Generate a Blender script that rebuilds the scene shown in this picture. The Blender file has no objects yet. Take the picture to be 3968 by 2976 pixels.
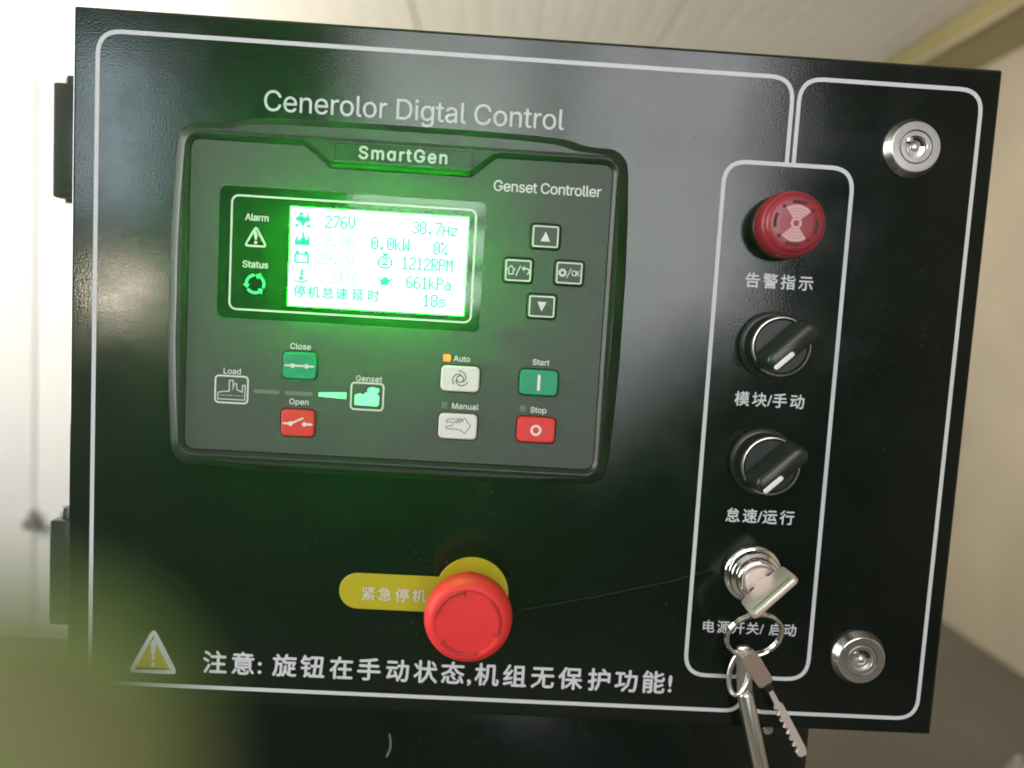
import bpy, bmesh, math, random
from mathutils import Vector, Matrix
from mathutils.geometry import tessellate_polygon

# ------------------------------------------------------------------ camera, world, lights, exposure
S = bpy.context.scene
COL = S.collection
Z0 = 1.055                      # height of the panel centre above the floor, metres
CAM = (-0.01756, -0.37186, Z0 + 0.03508)
cd = bpy.data.cameras.new('camera')
cam = bpy.data.objects.new('camera', cd)
COL.objects.link(cam)
r, d, f = (0.997963, -0.024994, 0.058701), (0.056261, -0.089118, -0.994431), (0.030087, 0.995707, -0.087530)
cam.matrix_world = Matrix(((r[0], -d[0], -f[0], CAM[0]), (r[1], -d[1], -f[1], CAM[1]), (r[2], -d[2], -f[2], CAM[2]), (0, 0, 0, 1)))
cd.sensor_width = 36
cd.lens = 36 * 3100 / 3968
cd.clip_start, cd.clip_end = 0.003, 60
cd.dof.use_dof = True
cd.dof.focus_distance = 0.366
cd.dof.aperture_fstop = 5.3
S.camera = cam

S.world = bpy.data.worlds.new('World')
S.world.use_nodes = True
bg = S.world.node_tree.nodes['Background']
bg.inputs[0].default_value = (1.0, 0.97, 0.93, 1)
bg.inputs[1].default_value = 0.025
S.view_settings.view_transform = 'Standard'
S.view_settings.look = 'None'
S.view_settings.exposure = 0
S.view_settings.gamma = 1
S.cycles.use_denoising = True
S.cycles.pixel_filter_type = 'BLACKMAN_HARRIS'
S.cycles.filter_width = 1.9
S.cycles.max_bounces = 7
S.cycles.volume_bounces = 0
S.cycles.sample_clamp_indirect = 6
S.cycles.caustics_reflective = False
S.cycles.caustics_refractive = False


def area(name, loc, target, sx, sy, radiance, col, roll=0.0, shape='RECTANGLE'):
    L = bpy.data.lights.new(name, 'AREA')
    L.shape, L.size, L.size_y = shape, sx, sy
    a = sx * sy * (math.pi / 4 if shape in ('ELLIPSE', 'DISK') else 1)
    L.energy = radiance * math.pi * a
    L.color = col
    o = bpy.data.objects.new(name, L)
    o.location = loc
    v = Vector(target) - Vector(loc)
    o.rotation_euler = v.to_track_quat('-Z', 'Y').to_euler()
    o.rotation_euler.rotate_axis('Z', roll)
    COL.objects.link(o)
    return o


# daylight through the slatted opening behind the photographer: two columns of bright bands
for cx, wid in ((-0.20, 0.62), (0.55, 0.70)):
    for k in range(7):
        area('daylight_band', (cx, -2.4, 1.16 + k * 0.155), (cx, 0, 1.16 + k * 0.155), wid, 0.105, 10.6, (0.97, 0.96, 1.0))
for k in range(1, 4):
    w_ = 0.62 - 0.13 * k
    area('daylight_band', (0.42 - 0.03 * k, -2.4, 1.16 - k * 0.155), (0.42 - 0.03 * k, 0, 1.16 - k * 0.155), w_, 0.105, 10.6 - 2.3 * k, (0.97, 0.96, 1.0))
area('daylight_side_pane', (-1.32, -2.4, 1.62), (-1.32, 0, 1.62), 0.30, 0.55, 9.0, (0.72, 0.86, 1.0))
area('round_lamp', (-1.27, -2.4, 1.09), (-1.27, 0, 1.09), 0.12, 0.12, 95.0, (1.0, 0.86, 0.68), shape='DISK')
area('open_door_daylight', (-2.05, 0.25, 1.42), (0.2, 0.25, 1.52), 2.3, 1.4, 8.5, (1.0, 0.98, 0.94))
area('ceiling_fill', (-2.5, 2.62, 1.25), (0.7, 2.7, 2.3), 0.7, 0.5, 75.0, (1.0, 0.95, 0.87))  # added lamp hidden behind the door leaf, brightens the ceiling
area('door_fill', (-1.75, 0.75, 1.45), (-1.45, 2.03, 1.35), 0.4, 0.8, 2.6, (1.0, 0.95, 0.90))  # added lamp out of view, brightens the white door

# outlines of the Latin letters: character -> [advance, [contours as x, y, x, y ...]]
GLYPHS = {" ":[188,[]],"/":[249,[[235,533,71,-76,14,-76,178,533]]],"A":[480,[[16,0,201,509,276,509,463,0,395,0,287,302,282,317,276,334,270,352,264,372,257,394,250,420,241,447,232,478,245,478,236,447,228,419,220,393,213,371,206,351,201,333,195,317,191,302,85,0],[110,142,110,199,370,199,370,142]]],"C":[510,[[267,-7,235,-5,205,1,177,11,150,25,126,42,104,63,86,88,70,115,57,146,48,179,42,215,40,254,42,293,48,329,57,362,70,393,86,421,104,445,126,466,150,484,177,498,205,508,235,514,267,516,286,515,305,513,323,509,340,504,357,498,373,490,388,481,402,471,415,460,427,447,438,433,448,418,456,402,463,385,469,367,473,348,408,348,405,361,401,373,395,384,389,395,382,404,375,413,366,421,357,428,348,435,337,440,327,445,315,449,304,452,292,454,280,455,267,456,245,454,223,450,203,443,184,432,166,419,150,403,137,385,125,364,116,340,109,314,105,285,103,254,105,223,109,194,116,168,125,145,137,123,151,105,166,89,184,76,203,66,223,59,245,54,267,53,280,53,292,55,304,57,315,60,327,64,337,69,348,74,357,81,366,88,375,96,382,105,389,114,395,125,401,136,405,148,408,160,473,160,469,142,463,124,457,107,448,91,438,76,428,62,416,49,402,38,388,28,373,19,357,11,341,5,323,0,305,-4,286,-6]]],"D":[502,[[219,0,96,0,96,57,215,57,244,58,272,63,296,70,318,81,337,94,354,110,368,128,379,149,388,172,394,198,398,226,399,255,398,285,394,312,388,337,379,361,368,381,354,399,338,415,320,428,299,438,275,446,249,450,221,452,93,452,93,509,225,509,261,507,294,501,325,492,353,478,377,461,399,441,418,418,433,391,446,361,455,329,460,293,462,255,460,217,455,181,446,149,433,119,417,92,398,68,376,48,351,31,322,17,291,8,256,2],[125,509,125,0,60,0,60,509]]],"G":[520,[[269,-7,236,-5,205,1,176,11,149,25,125,43,104,64,85,88,69,116,57,146,47,179,42,215,40,254,42,293,47,329,57,362,69,393,85,421,103,445,125,466,149,484,175,498,203,508,233,514,265,516,285,515,304,513,322,509,340,504,358,497,374,489,389,480,403,469,416,458,429,445,439,431,449,416,458,401,465,384,470,367,474,349,408,349,404,361,399,372,393,383,387,393,380,403,373,411,365,420,356,427,347,434,337,439,326,444,315,448,304,452,291,454,279,455,265,456,243,454,222,450,202,443,183,432,166,419,150,404,137,385,125,364,116,340,109,314,105,285,103,254,105,223,109,194,116,168,125,145,137,124,151,105,166,90,184,76,203,66,224,59,246,54,269,53,290,54,309,57,328,63,345,71,360,81,374,93,386,107,396,123,404,141,410,160,414,180,415,202,434,199,283,199,283,256,478,256,478,200,476,170,471,141,463,115,451,91,436,69,419,50,399,33,377,19,352,8,326,0,298,-5]]],"K":[467,[[104,145,104,216,113,228,122,239,130,250,139,261,148,272,157,282,165,293,174,303,184,314,193,324,202,334,212,344,364,509,448,509,231,276,228,276],[60,0,60,509,125,509,125,334,124,225,125,193,125,0],[372,0,188,259,228,309,449,0]]],"L":[393,[[60,0,60,509,125,509,125,57,361,57,361,0]]],"M":[628,[[60,0,60,509,152,509,277,187,287,159,299,123,311,84,322,49,307,49,318,83,330,121,342,158,352,187,476,509,568,509,568,0,504,0,504,291,504,327,505,369,506,413,507,457,513,457,509,445,505,433,502,421,498,409,482,363,467,322,456,291,342,0,286,0,170,291,159,321,145,361,129,408,112,457,119,457,120,416,121,372,122,328,122,291,122,0]]],"O":[533,[[267,-7,235,-5,205,1,177,11,150,25,126,42,105,63,86,88,70,115,57,146,48,179,42,215,40,254,42,293,48,329,57,362,70,393,86,421,105,445,126,466,150,484,177,498,205,508,235,514,267,516,299,514,329,508,357,498,384,484,408,466,429,445,448,421,464,393,477,362,486,329,491,293,493,254,491,215,486,179,477,146,464,115,448,88,429,63,408,42,384,25,357,11,329,1,299,-5],[267,53,289,54,310,59,330,66,349,76,367,89,383,105,396,123,408,144,418,168,425,194,429,223,430,254,429,286,425,314,418,341,408,365,396,386,383,404,367,420,349,433,330,443,310,450,289,454,267,456,245,454,223,450,203,443,184,433,167,420,151,404,137,385,125,364,116,340,109,314,105,285,103,254,105,223,109,194,116,168,125,144,137,123,151,105,167,89,184,76,203,66,223,59,245,54]]],"S":[447,[[224,-9,197,-8,172,-4,149,1,128,9,108,19,91,31,76,45,64,60,54,77,46,96,41,115,38,137,104,137,107,123,110,110,116,98,123,88,132,79,142,71,154,64,166,59,180,55,194,52,209,50,224,49,241,50,257,52,272,55,286,60,299,66,311,74,321,82,329,92,336,102,341,114,345,126,346,139,345,151,342,161,338,171,332,179,325,186,316,193,307,199,296,205,284,209,272,214,259,218,245,222,184,239,154,249,128,260,105,274,86,289,71,307,60,326,54,348,52,372,53,393,58,413,65,431,75,448,87,463,102,476,119,488,138,498,158,506,180,511,203,514,227,516,252,514,275,511,296,505,316,498,334,488,351,476,365,463,377,449,387,433,394,415,399,397,401,378,337,378,334,396,326,412,316,426,302,437,286,447,267,453,247,457,225,459,209,458,194,456,180,452,167,448,156,442,145,435,136,427,129,418,123,409,118,398,116,387,115,376,116,363,119,352,124,342,131,334,139,326,148,319,158,313,169,308,180,304,191,300,202,296,212,293,264,279,276,276,287,272,299,268,312,264,324,258,336,252,347,245,359,238,369,229,379,220,387,209,395,198,401,185,405,171,407,155,408,139,407,118,403,99,396,81,386,64,374,48,360,34,343,21,323,11,302,2,278,-4,252,-8]]],"a":[389,[[160,-9,142,-8,126,-5,110,-1,94,5,80,12,68,22,57,32,48,45,40,58,35,73,31,90,30,108,31,123,34,138,38,150,43,161,50,171,58,179,67,187,78,193,89,199,100,203,112,207,125,211,138,213,152,216,165,218,178,220,234,227,244,228,252,230,259,232,265,235,270,238,273,243,275,248,276,255,276,257,275,268,273,279,271,288,267,297,262,304,256,311,248,317,240,322,230,326,220,329,208,330,196,331,183,330,171,329,159,326,149,322,140,318,132,313,124,307,118,301,112,294,107,288,103,281,100,274,41,291,48,308,57,322,67,335,79,346,91,355,104,364,118,370,133,375,148,379,163,382,179,384,194,384,204,384,215,383,227,382,239,379,251,376,263,372,275,367,286,360,296,353,306,343,315,333,322,320,329,306,333,290,336,272,337,251,337,0,277,0,277,52,272,52,269,45,264,38,258,32,252,25,244,18,236,12,226,6,215,1,203,-3,190,-6,176,-8],[170,45,187,46,202,49,216,53,228,59,239,66,248,74,257,83,263,93,269,104,272,115,275,126,276,138,276,190,273,188,270,186,265,184,259,182,253,180,246,179,239,177,231,176,200,171,175,168,165,166,154,164,144,162,134,159,125,155,117,150,110,145,103,139,98,132,95,124,93,115,92,105,92,95,94,87,98,79,102,72,107,66,114,61,121,56,130,52,139,49,149,47,159,46]]],"d":[424,[[195,-8,172,-7,151,-2,130,5,111,16,94,29,79,45,66,64,55,84,46,108,39,133,35,160,34,189,35,218,39,245,46,270,55,293,66,313,79,332,95,347,112,361,131,371,151,378,173,383,196,384,213,384,228,381,241,378,253,373,263,367,272,360,280,353,287,346,293,338,298,331,303,325,306,319,311,319,311,509,372,509,372,0,313,0,313,59,307,59,303,53,298,46,293,39,287,31,280,24,272,17,263,10,252,4,241,-1,227,-5,212,-7],[205,47,221,48,236,51,250,57,263,65,274,75,284,86,293,100,299,115,305,132,309,150,311,169,312,189,311,210,309,229,305,247,300,263,293,278,284,291,275,302,263,312,251,320,237,325,221,329,205,330,187,329,172,325,157,319,145,311,133,301,124,290,115,276,108,261,103,245,99,227,97,209,96,189,97,170,99,151,103,133,109,117,115,101,124,88,134,76,145,66,158,57,172,51,188,48]]],"e":[404,[[212,-8,185,-7,161,-2,138,6,117,16,98,30,82,46,68,64,56,85,46,108,40,132,35,159,34,187,35,215,39,242,46,267,55,290,67,311,81,329,97,346,115,359,135,370,157,378,180,383,205,384,221,384,236,382,251,379,266,374,280,368,294,361,307,351,319,341,331,329,341,315,350,299,357,282,363,263,368,242,370,219,371,194,371,169,75,169,75,221,338,221,310,202,309,220,307,237,303,254,298,269,291,282,283,294,273,305,263,314,250,321,237,326,222,329,205,330,189,329,173,326,159,321,146,313,135,304,125,294,116,282,109,270,103,256,99,241,97,226,96,211,96,178,97,157,100,139,104,122,110,106,118,92,128,80,139,70,151,61,165,55,179,50,195,47,212,46,224,47,234,48,244,50,254,53,263,56,271,61,278,66,285,73,292,80,297,88,302,96,306,105,365,91,360,77,353,63,345,51,335,39,324,29,311,19,298,11,283,4,266,-1,249,-5,231,-7]]],"g":[425,[[207,-151,187,-150,168,-148,150,-144,134,-140,119,-134,105,-127,93,-119,82,-110,73,-101,64,-91,57,-80,51,-69,101,-41,106,-47,110,-53,116,-59,122,-66,128,-72,136,-78,145,-83,154,-88,165,-92,178,-95,192,-97,207,-97,229,-96,249,-92,267,-85,282,-75,295,-62,304,-47,310,-28,311,-6,311,68,306,68,302,62,298,56,293,49,287,41,280,34,272,28,263,21,252,16,241,11,227,8,212,5,195,5,173,6,152,10,132,17,113,27,95,39,80,53,67,71,55,90,46,112,39,136,35,163,34,191,35,220,39,246,46,271,55,293,66,314,80,332,95,347,112,361,131,371,152,378,173,383,196,384,213,384,228,382,242,378,253,373,264,367,273,360,281,353,288,346,294,338,299,331,304,325,308,319,313,319,313,379,372,379,372,-9,371,-32,367,-54,360,-73,350,-90,338,-104,324,-117,308,-127,291,-136,271,-142,251,-147,229,-150],[205,59,222,60,237,63,251,68,264,75,275,84,285,95,293,107,300,121,305,137,309,154,312,172,312,193,312,212,309,231,305,248,300,264,293,278,285,291,275,303,264,312,251,320,237,325,222,329,205,330,188,329,172,325,158,320,145,312,134,302,124,290,115,277,109,262,103,246,99,229,97,212,96,193,97,173,99,155,103,138,109,123,116,108,124,96,134,85,145,76,158,68,172,63,188,60]]],"i":[167,[[53,0,53,379,114,379,114,0],[84,443,75,444,67,446,60,449,54,455,48,461,44,468,42,475,41,483,42,491,44,499,48,506,54,512,60,517,67,521,75,523,84,524,92,523,100,521,107,517,114,512,119,506,123,499,126,491,126,483,126,475,123,468,119,461,114,455,107,449,100,446,92,444]]],"l":[189,[[139,-2,119,-1,101,3,86,10,74,20,65,33,58,47,54,65,53,84,53,509,114,509,114,99,114,87,115,77,117,68,120,62,124,58,130,54,137,53,146,52,160,53,170,54,181,3,162,-1,156,-2,151,-2,145,-2]]],"m":[610,[[53,0,53,379,112,379,112,295,108,295,112,310,118,323,125,335,132,346,141,355,151,363,161,370,172,376,183,380,195,384,207,386,219,386,239,385,257,380,273,372,287,361,299,347,309,331,316,314,321,295,312,295,317,308,322,321,329,332,337,343,347,353,357,361,368,369,381,375,394,380,407,383,422,385,437,386,453,385,468,383,483,378,497,372,510,364,522,354,532,342,541,328,548,313,553,296,556,276,557,255,557,0,496,0,496,254,494,273,490,289,483,302,473,313,460,321,447,326,433,329,419,330,406,330,395,328,384,324,374,320,365,314,358,307,351,299,345,290,341,280,338,270,336,259,335,247,335,0,274,0,274,260,273,275,269,288,262,301,253,311,242,320,229,326,215,329,199,330,188,330,178,328,168,325,158,320,148,314,140,307,132,299,126,289,121,278,117,266,114,253,114,238,114,0]]],"n":[410,[[114,227,114,0,53,0,53,379,112,379,112,287,102,287,112,312,124,332,137,349,152,362,169,372,187,379,207,383,227,384,246,383,264,380,280,376,295,369,309,360,321,349,332,336,341,321,348,304,353,285,356,264,357,240,357,0,296,0,296,235,295,256,290,275,283,291,273,304,260,315,246,323,229,328,210,329,197,328,184,326,172,322,161,317,150,311,141,303,133,293,126,283,121,271,117,257,114,243]]],"o":[415,[[207,-8,182,-7,159,-2,137,6,117,16,98,30,82,46,68,64,56,85,46,108,40,133,36,159,34,187,36,216,40,243,46,268,56,291,68,312,82,330,98,346,117,360,137,371,159,378,182,383,207,384,233,383,256,378,278,371,299,360,317,346,333,330,347,312,359,291,369,268,376,243,380,216,381,187,380,159,376,133,369,108,359,85,347,64,333,46,317,30,299,16,278,6,256,-2,233,-7],[207,46,226,48,242,51,257,57,270,66,282,76,292,89,300,102,307,117,312,134,316,151,318,169,319,187,318,206,316,224,312,242,307,258,300,274,292,287,282,300,270,310,257,319,242,325,226,329,207,330,189,329,173,325,158,319,145,310,134,300,124,287,115,274,108,258,103,242,99,224,97,206,96,187,97,169,99,151,103,134,108,117,115,102,124,89,134,76,145,66,158,57,173,51,189,48]]],"p":[424,[[53,-143,53,379,112,379,112,319,118,319,122,325,126,331,131,338,137,346,144,353,152,360,161,367,171,373,183,378,197,381,212,384,229,384,252,383,274,378,294,371,313,361,330,347,345,332,359,313,370,293,379,270,385,245,389,218,390,189,389,160,385,133,379,108,370,84,359,64,346,45,330,29,313,16,294,5,274,-2,252,-7,229,-8,213,-7,198,-5,184,-1,173,4,162,10,153,17,145,24,138,31,132,39,127,46,122,53,118,59,114,59,114,-143],[220,47,237,48,253,51,267,57,279,66,291,76,301,88,309,101,316,117,321,133,325,151,327,170,328,189,327,209,325,227,321,245,316,261,309,276,301,290,291,301,280,311,267,319,253,325,237,329,220,330,203,329,188,325,174,320,161,312,150,302,140,291,132,278,125,263,120,247,116,229,113,210,113,189,113,169,116,150,120,132,125,115,132,100,140,86,150,75,162,65,174,57,188,51,204,48]]],"r":[259,[[53,0,53,379,112,379,112,321,115,321,122,335,130,347,140,358,152,367,166,375,181,380,196,384,213,385,229,384,243,384,243,322,230,324,224,325,219,325,213,326,207,326,194,325,182,323,170,319,159,315,149,309,140,301,132,293,126,284,121,273,117,262,114,250,114,237,114,0]]],"s":[365,[[182,-8,163,-7,145,-5,128,-2,112,3,98,10,84,18,72,27,62,38,53,50,45,63,40,78,36,94,94,107,99,92,105,79,114,69,124,60,136,54,150,49,165,46,181,45,200,46,217,50,232,55,244,62,255,71,262,81,267,91,268,103,267,112,265,121,260,129,254,136,246,142,237,147,225,151,212,155,149,170,125,177,104,186,87,196,72,208,61,222,53,237,48,255,47,274,48,290,51,305,57,319,65,332,75,343,87,354,100,363,115,370,131,377,149,381,167,384,187,384,206,384,223,381,239,378,254,372,267,366,279,358,290,349,299,339,307,328,314,316,319,303,324,290,268,277,264,288,258,298,251,307,243,316,232,323,219,328,205,331,187,333,171,332,156,329,143,324,131,317,121,308,114,299,110,289,109,277,110,267,112,258,117,250,124,243,133,237,144,232,157,227,172,223,229,209,254,202,275,194,292,183,306,171,317,158,325,142,330,125,331,107,330,90,326,75,321,61,312,47,302,35,290,24,276,15,260,6,242,0,223,-5,203,-7]]],"t":[227,[[204,379,204,327,6,327,6,379],[65,471,126,471,126,98,127,86,128,76,132,68,136,61,142,56,150,53,159,51,170,50,185,51,202,54,213,2,208,0,203,-1,198,-2,192,-3,186,-3,180,-4,174,-4,168,-4,145,-3,125,2,107,10,92,21,80,35,72,52,67,71,65,93]]],"u":[410,[[182,-5,164,-4,146,-1,130,4,115,11,101,20,89,31,78,44,69,59,62,76,57,95,54,116,53,139,53,379,114,379,114,144,115,123,119,105,127,89,137,75,150,64,164,56,181,52,200,50,213,51,226,53,238,57,249,62,259,69,268,77,276,86,283,97,289,109,293,122,295,137,296,153,296,379,357,379,357,0,298,0,298,92,307,92,297,67,286,47,272,30,257,17,240,7,222,0,203,-4]]],"ɑ":[425,[[195,-8,172,-7,151,-2,130,5,112,16,95,29,79,45,66,64,55,84,46,108,39,133,35,160,34,189,35,218,39,245,46,270,55,293,66,313,80,332,95,347,112,361,131,371,152,378,173,383,196,384,213,384,228,382,242,378,253,373,264,367,273,360,281,353,287,346,293,338,298,332,303,325,307,319,311,319,311,379,372,379,372,0,311,0,311,59,307,59,303,53,298,46,293,39,287,31,280,23,272,16,263,10,252,4,240,-2,227,-5,212,-7],[205,47,222,48,237,51,251,57,264,65,275,75,285,86,293,100,300,115,305,132,309,150,312,169,312,189,312,210,309,229,305,247,300,263,293,278,285,291,275,302,264,312,251,320,237,325,222,329,205,330,188,329,172,325,158,320,145,312,134,302,124,290,115,277,109,262,103,245,99,228,97,209,96,189,97,170,99,151,103,133,109,117,116,101,124,88,134,76,145,66,158,57,172,51,188,48]]]}
HAZE = 0.06

# ------------------------------------------------------------------ helpers
MM = 0.001


def tag(o, label=None, cat=None, group=None, kind=None):
    for k, v in (('label', label), ('category', cat), ('group', group), ('kind', kind)):
        if v:
            o[k] = v
    return o


def thing(name, x, y, label, cat, group=None, h=0.0):
    o = bpy.data.objects.new(name, None)
    COL.objects.link(o)
    o.location = (x * MM, -h * MM, Z0 + y * MM)
    o.empty_display_size = 0.01
    return tag(o, label, cat, group)


def fill_loops(loops):
    """fills an outline with holes by Blender's own curve fill; returns 2-D verts and faces"""
    cu = bpy.data.curves.new('fill', 'CURVE')
    cu.dimensions, cu.fill_mode = '2D', 'BOTH'
    for lp in loops:
        l = []
        for p in lp:
            if not l or abs(p[0] - l[-1][0]) + abs(p[1] - l[-1][1]) > 1e-4:
                l.append(p)
        if abs(l[0][0] - l[-1][0]) + abs(l[0][1] - l[-1][1]) < 1e-4:
            l.pop()
        sp = cu.splines.new('POLY')
        sp.points.add(len(l) - 1)
        for i, p in enumerate(l):
            sp.points[i].co = (p[0], p[1], 0, 1)
        sp.use_cyclic_u = True
    o = bpy.data.objects.new('fill', cu)
    COL.objects.link(o)
    bpy.context.view_layer.update()
    me = bpy.data.meshes.new_from_object(o.evaluated_get(bpy.context.evaluated_depsgraph_get()))
    vs = [(v.co.x, v.co.y) for v in me.vertices]
    fs = [list(p.vertices) for p in me.polygons]
    bpy.data.objects.remove(o); bpy.data.curves.remove(cu); bpy.data.meshes.remove(me)
    return vs, fs


class MB:
    """collects geometry in local millimetres (x right, y up, h out of the panel)"""

    def __init__(self):
        self.v, self.f = [], []

    def add(self, vs, fs):
        b = len(self.v)
        self.v += vs
        self.f += [[i + b for i in q] for q in fs]

    def flat(self, loops, h):
        if len(loops) > 1:
            vs, fs = fill_loops(loops)
            self.add([(p[0], p[1], h) for p in vs], fs)
            return
        vs = [Vector((p[0], p[1], 0)) for l in loops for p in l]
        tr = tessellate_polygon([[Vector((p[0], p[1], 0)) for p in l] for l in loops])
        self.add([(p.x, p.y, h) for p in vs], [list(t) for t in tr])

    def loft(self, outline, steps, top=True, bottom=False):
        n = len(outline)
        b = len(self.v)
        rings = []
        for ins, h in steps:
            pts = inset(outline, ins)
            self.v += [(p[0], p[1], h) for p in pts]
            rings.append(pts)
        for k in range(len(steps) - 1):
            for i in range(n):
                j = (i + 1) % n
                self.f.append([b + k * n + i, b + k * n + j, b + (k + 1) * n + j, b + (k + 1) * n + i])
        if top:
            self.flat([rings[-1]], steps[-1][1])
        if bottom:
            self.flat([rings[0]], steps[0][1])

    def lathe(self, prof, seg=64, cx=0.0, cy=0.0):
        b = len(self.v)
        for (rr, h) in prof:
            for i in range(seg):
                a = 2 * math.pi * i / seg
                self.v.append((cx + rr * math.cos(a), cy + rr * math.sin(a), h))
        for k in range(len(prof) - 1):
            for i in range(seg):
                j = (i + 1) % seg
                self.f.append([b + k * seg + i, b + k * seg + j, b + (k + 1) * seg + j, b + (k + 1) * seg + i])

    def tube(self, path, rad, seg=12, closed=False, flatten=None):
        path = [Vector(p) for p in path]
        n = len(path)
        b = len(self.v)
        up = None
        for i, p in enumerate(path):
            if closed:
                t = path[(i + 1) % n] - path[i - 1]
            else:
                t = path[min(i + 1, n - 1)] - path[max(i - 1, 0)]
            t.normalize()
            if up is None:
                up = Vector((0, 0, 1)) if abs(t.z) < 0.9 else Vector((1, 0, 0))
            s = t.cross(up).normalized()
            up = s.cross(t).normalized()
            rr = rad[i] if isinstance(rad, (list, tuple)) else rad
            for k in range(seg):
                a = 2 * math.pi * k / seg
                self.v.append(tuple(p + s * rr * math.cos(a) + up * rr * math.sin(a)))
        for i in range(n if closed else n - 1):
            for k in range(seg):
                k2 = (k + 1) % seg
                i2 = (i + 1) % n
                self.f.append([b + i * seg + k, b + i * seg + k2, b + i2 * seg + k2, b + i2 * seg + k])
        if not closed:
            self.f.append([b + k for k in range(seg)][::-1])
            self.f.append([b + (n - 1) * seg + k for k in range(seg)])

    def box(self, x0, x1, y0, y1, h0, h1):
        vs = [(x, y, h) for h in (h0, h1) for y in (y0, y1) for x in (x0, x1)]
        self.add(vs, [[0, 2, 3, 1], [4, 5, 7, 6], [0, 1, 5, 4], [2, 6, 7, 3], [0, 4, 6, 2], [1, 3, 7, 5]])

    def slab(self, corners, thick):
        """plate given by a 3-D outline, thickened along its normal"""
        c = [Vector(p) for p in corners]
        nrm = sum(((c[i] - c[0]).cross(c[i + 1] - c[0]) for i in range(1, len(c) - 1)), Vector()).normalized()
        a = [tuple(p - nrm * thick / 2) for p in c]
        b2 = [tuple(p + nrm * thick / 2) for p in c]
        n = len(c)
        self.add(a + b2, [list(range(n))[::-1], list(range(n, 2 * n))] + [[i, (i + 1) % n, n + (i + 1) % n, n + i] for i in range(n)])

    def build(self, name, mat, parent=None, bevel=0.0, segs=2, sharp=32, label=None):
        me = bpy.data.meshes.new(name)
        me.from_pydata([(x * MM, -h * MM, y * MM) for x, y, h in self.v], [], self.f)
        bm = bmesh.new()
        bm.from_mesh(me)
        bmesh.ops.remove_doubles(bm, verts=bm.verts, dist=1e-6)
        bmesh.ops.recalc_face_normals(bm, faces=bm.faces)
        if bevel:
            es = [e for e in bm.edges if len(e.link_faces) == 2 and e.calc_face_angle(0) > 0.5]
            bmesh.ops.bevel(bm, geom=es, offset=bevel * MM, segments=segs, profile=0.5, affect='EDGES', clamp_overlap=True)
        bm.to_mesh(me)
        bm.free()
        for p in me.polygons:
            p.use_smooth = True
        me.set_sharp_from_angle(angle=math.radians(sharp))
        o = bpy.data.objects.new(name, me)
        COL.objects.link(o)
        me.materials.append(mat)
        if parent:
            o.parent = parent
        if label:
            o['label'] = label
        return o


def ccw(pts):
    a = sum(pts[i][0] * pts[(i + 1) % len(pts)][1] - pts[(i + 1) % len(pts)][0] * pts[i][1] for i in range(len(pts)))
    return pts if a > 0 else pts[::-1]


def inset(pts, dd):
    if abs(dd) < 1e-9:
        return [tuple(p) for p in pts]
    n = len(pts)
    out = []
    for i in range(n):
        p0, p1, p2 = Vector(pts[i - 1]), Vector(pts[i]), Vector(pts[(i + 1) % n])
        e1, e2 = (p1 - p0).normalized(), (p2 - p1).normalized()
        n1, n2 = Vector((-e1.y, e1.x)), Vector((-e2.y, e2.x))
        m = n1 + n2
        if m.length < 1e-6:
            m = n1
        m = m.normalized()
        k = max(0.35, m.dot(n1))
        q = p1 + m * dd / k
        out.append((q.x, q.y))
    return out


def rrect(x0, x1, y0, y1, rad, n=6):
    out = []
    for cx, cy, a0 in ((x1 - rad, y1 - rad, 0), (x0 + rad, y1 - rad, 90), (x0 + rad, y0 + rad, 180), (x1 - rad, y0 + rad, 270)):
        for k in range(n + 1):
            a = math.radians(a0 + 90 * k / n)
            out.append((cx + rad * math.cos(a), cy + rad * math.sin(a)))
    return out


def round_poly(pts, rad, n=5):
    """fillet every corner of a polygon; rad is a number or one per corner"""
    out = []
    m = len(pts)
    for i in range(m):
        rr = rad[i] if isinstance(rad, (list, tuple)) else rad
        p0, p1, p2 = Vector(pts[i - 1]), Vector(pts[i]), Vector(pts[(i + 1) % m])
        a, b = (p0 - p1), (p2 - p1)
        la, lb = a.length, b.length
        a.normalize(); b.normalize()
        ang = a.angle(b)
        if rr <= 0 or ang > 3.1:
            out.append((p1.x, p1.y))
            continue
        t = min(rr / math.tan(ang / 2), la * 0.49, lb * 0.49)
        s, e = p1 + a * t, p1 + b * t
        for k in range(n + 1):
            u = k / n
            q = s * (1 - u) ** 2 + p1 * 2 * u * (1 - u) + e * u * u
            out.append((q.x, q.y))
    return out


def circle(cx, cy, rr, n=40, a0=0, a1=360):
    full = abs(a1 - a0) >= 359.9
    return [(cx + rr * math.cos(math.radians(a0 + (a1 - a0) * k / (n if full else n - 1))),
             cy + rr * math.sin(math.radians(a0 + (a1 - a0) * k / (n if full else n - 1)))) for k in range(n)]


def arcband(cx, cy, r0, r1, a0, a1, n=16):
    return circle(cx, cy, r1, n, a0, a1) + circle(cx, cy, r0, n, a1, a0)


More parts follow.
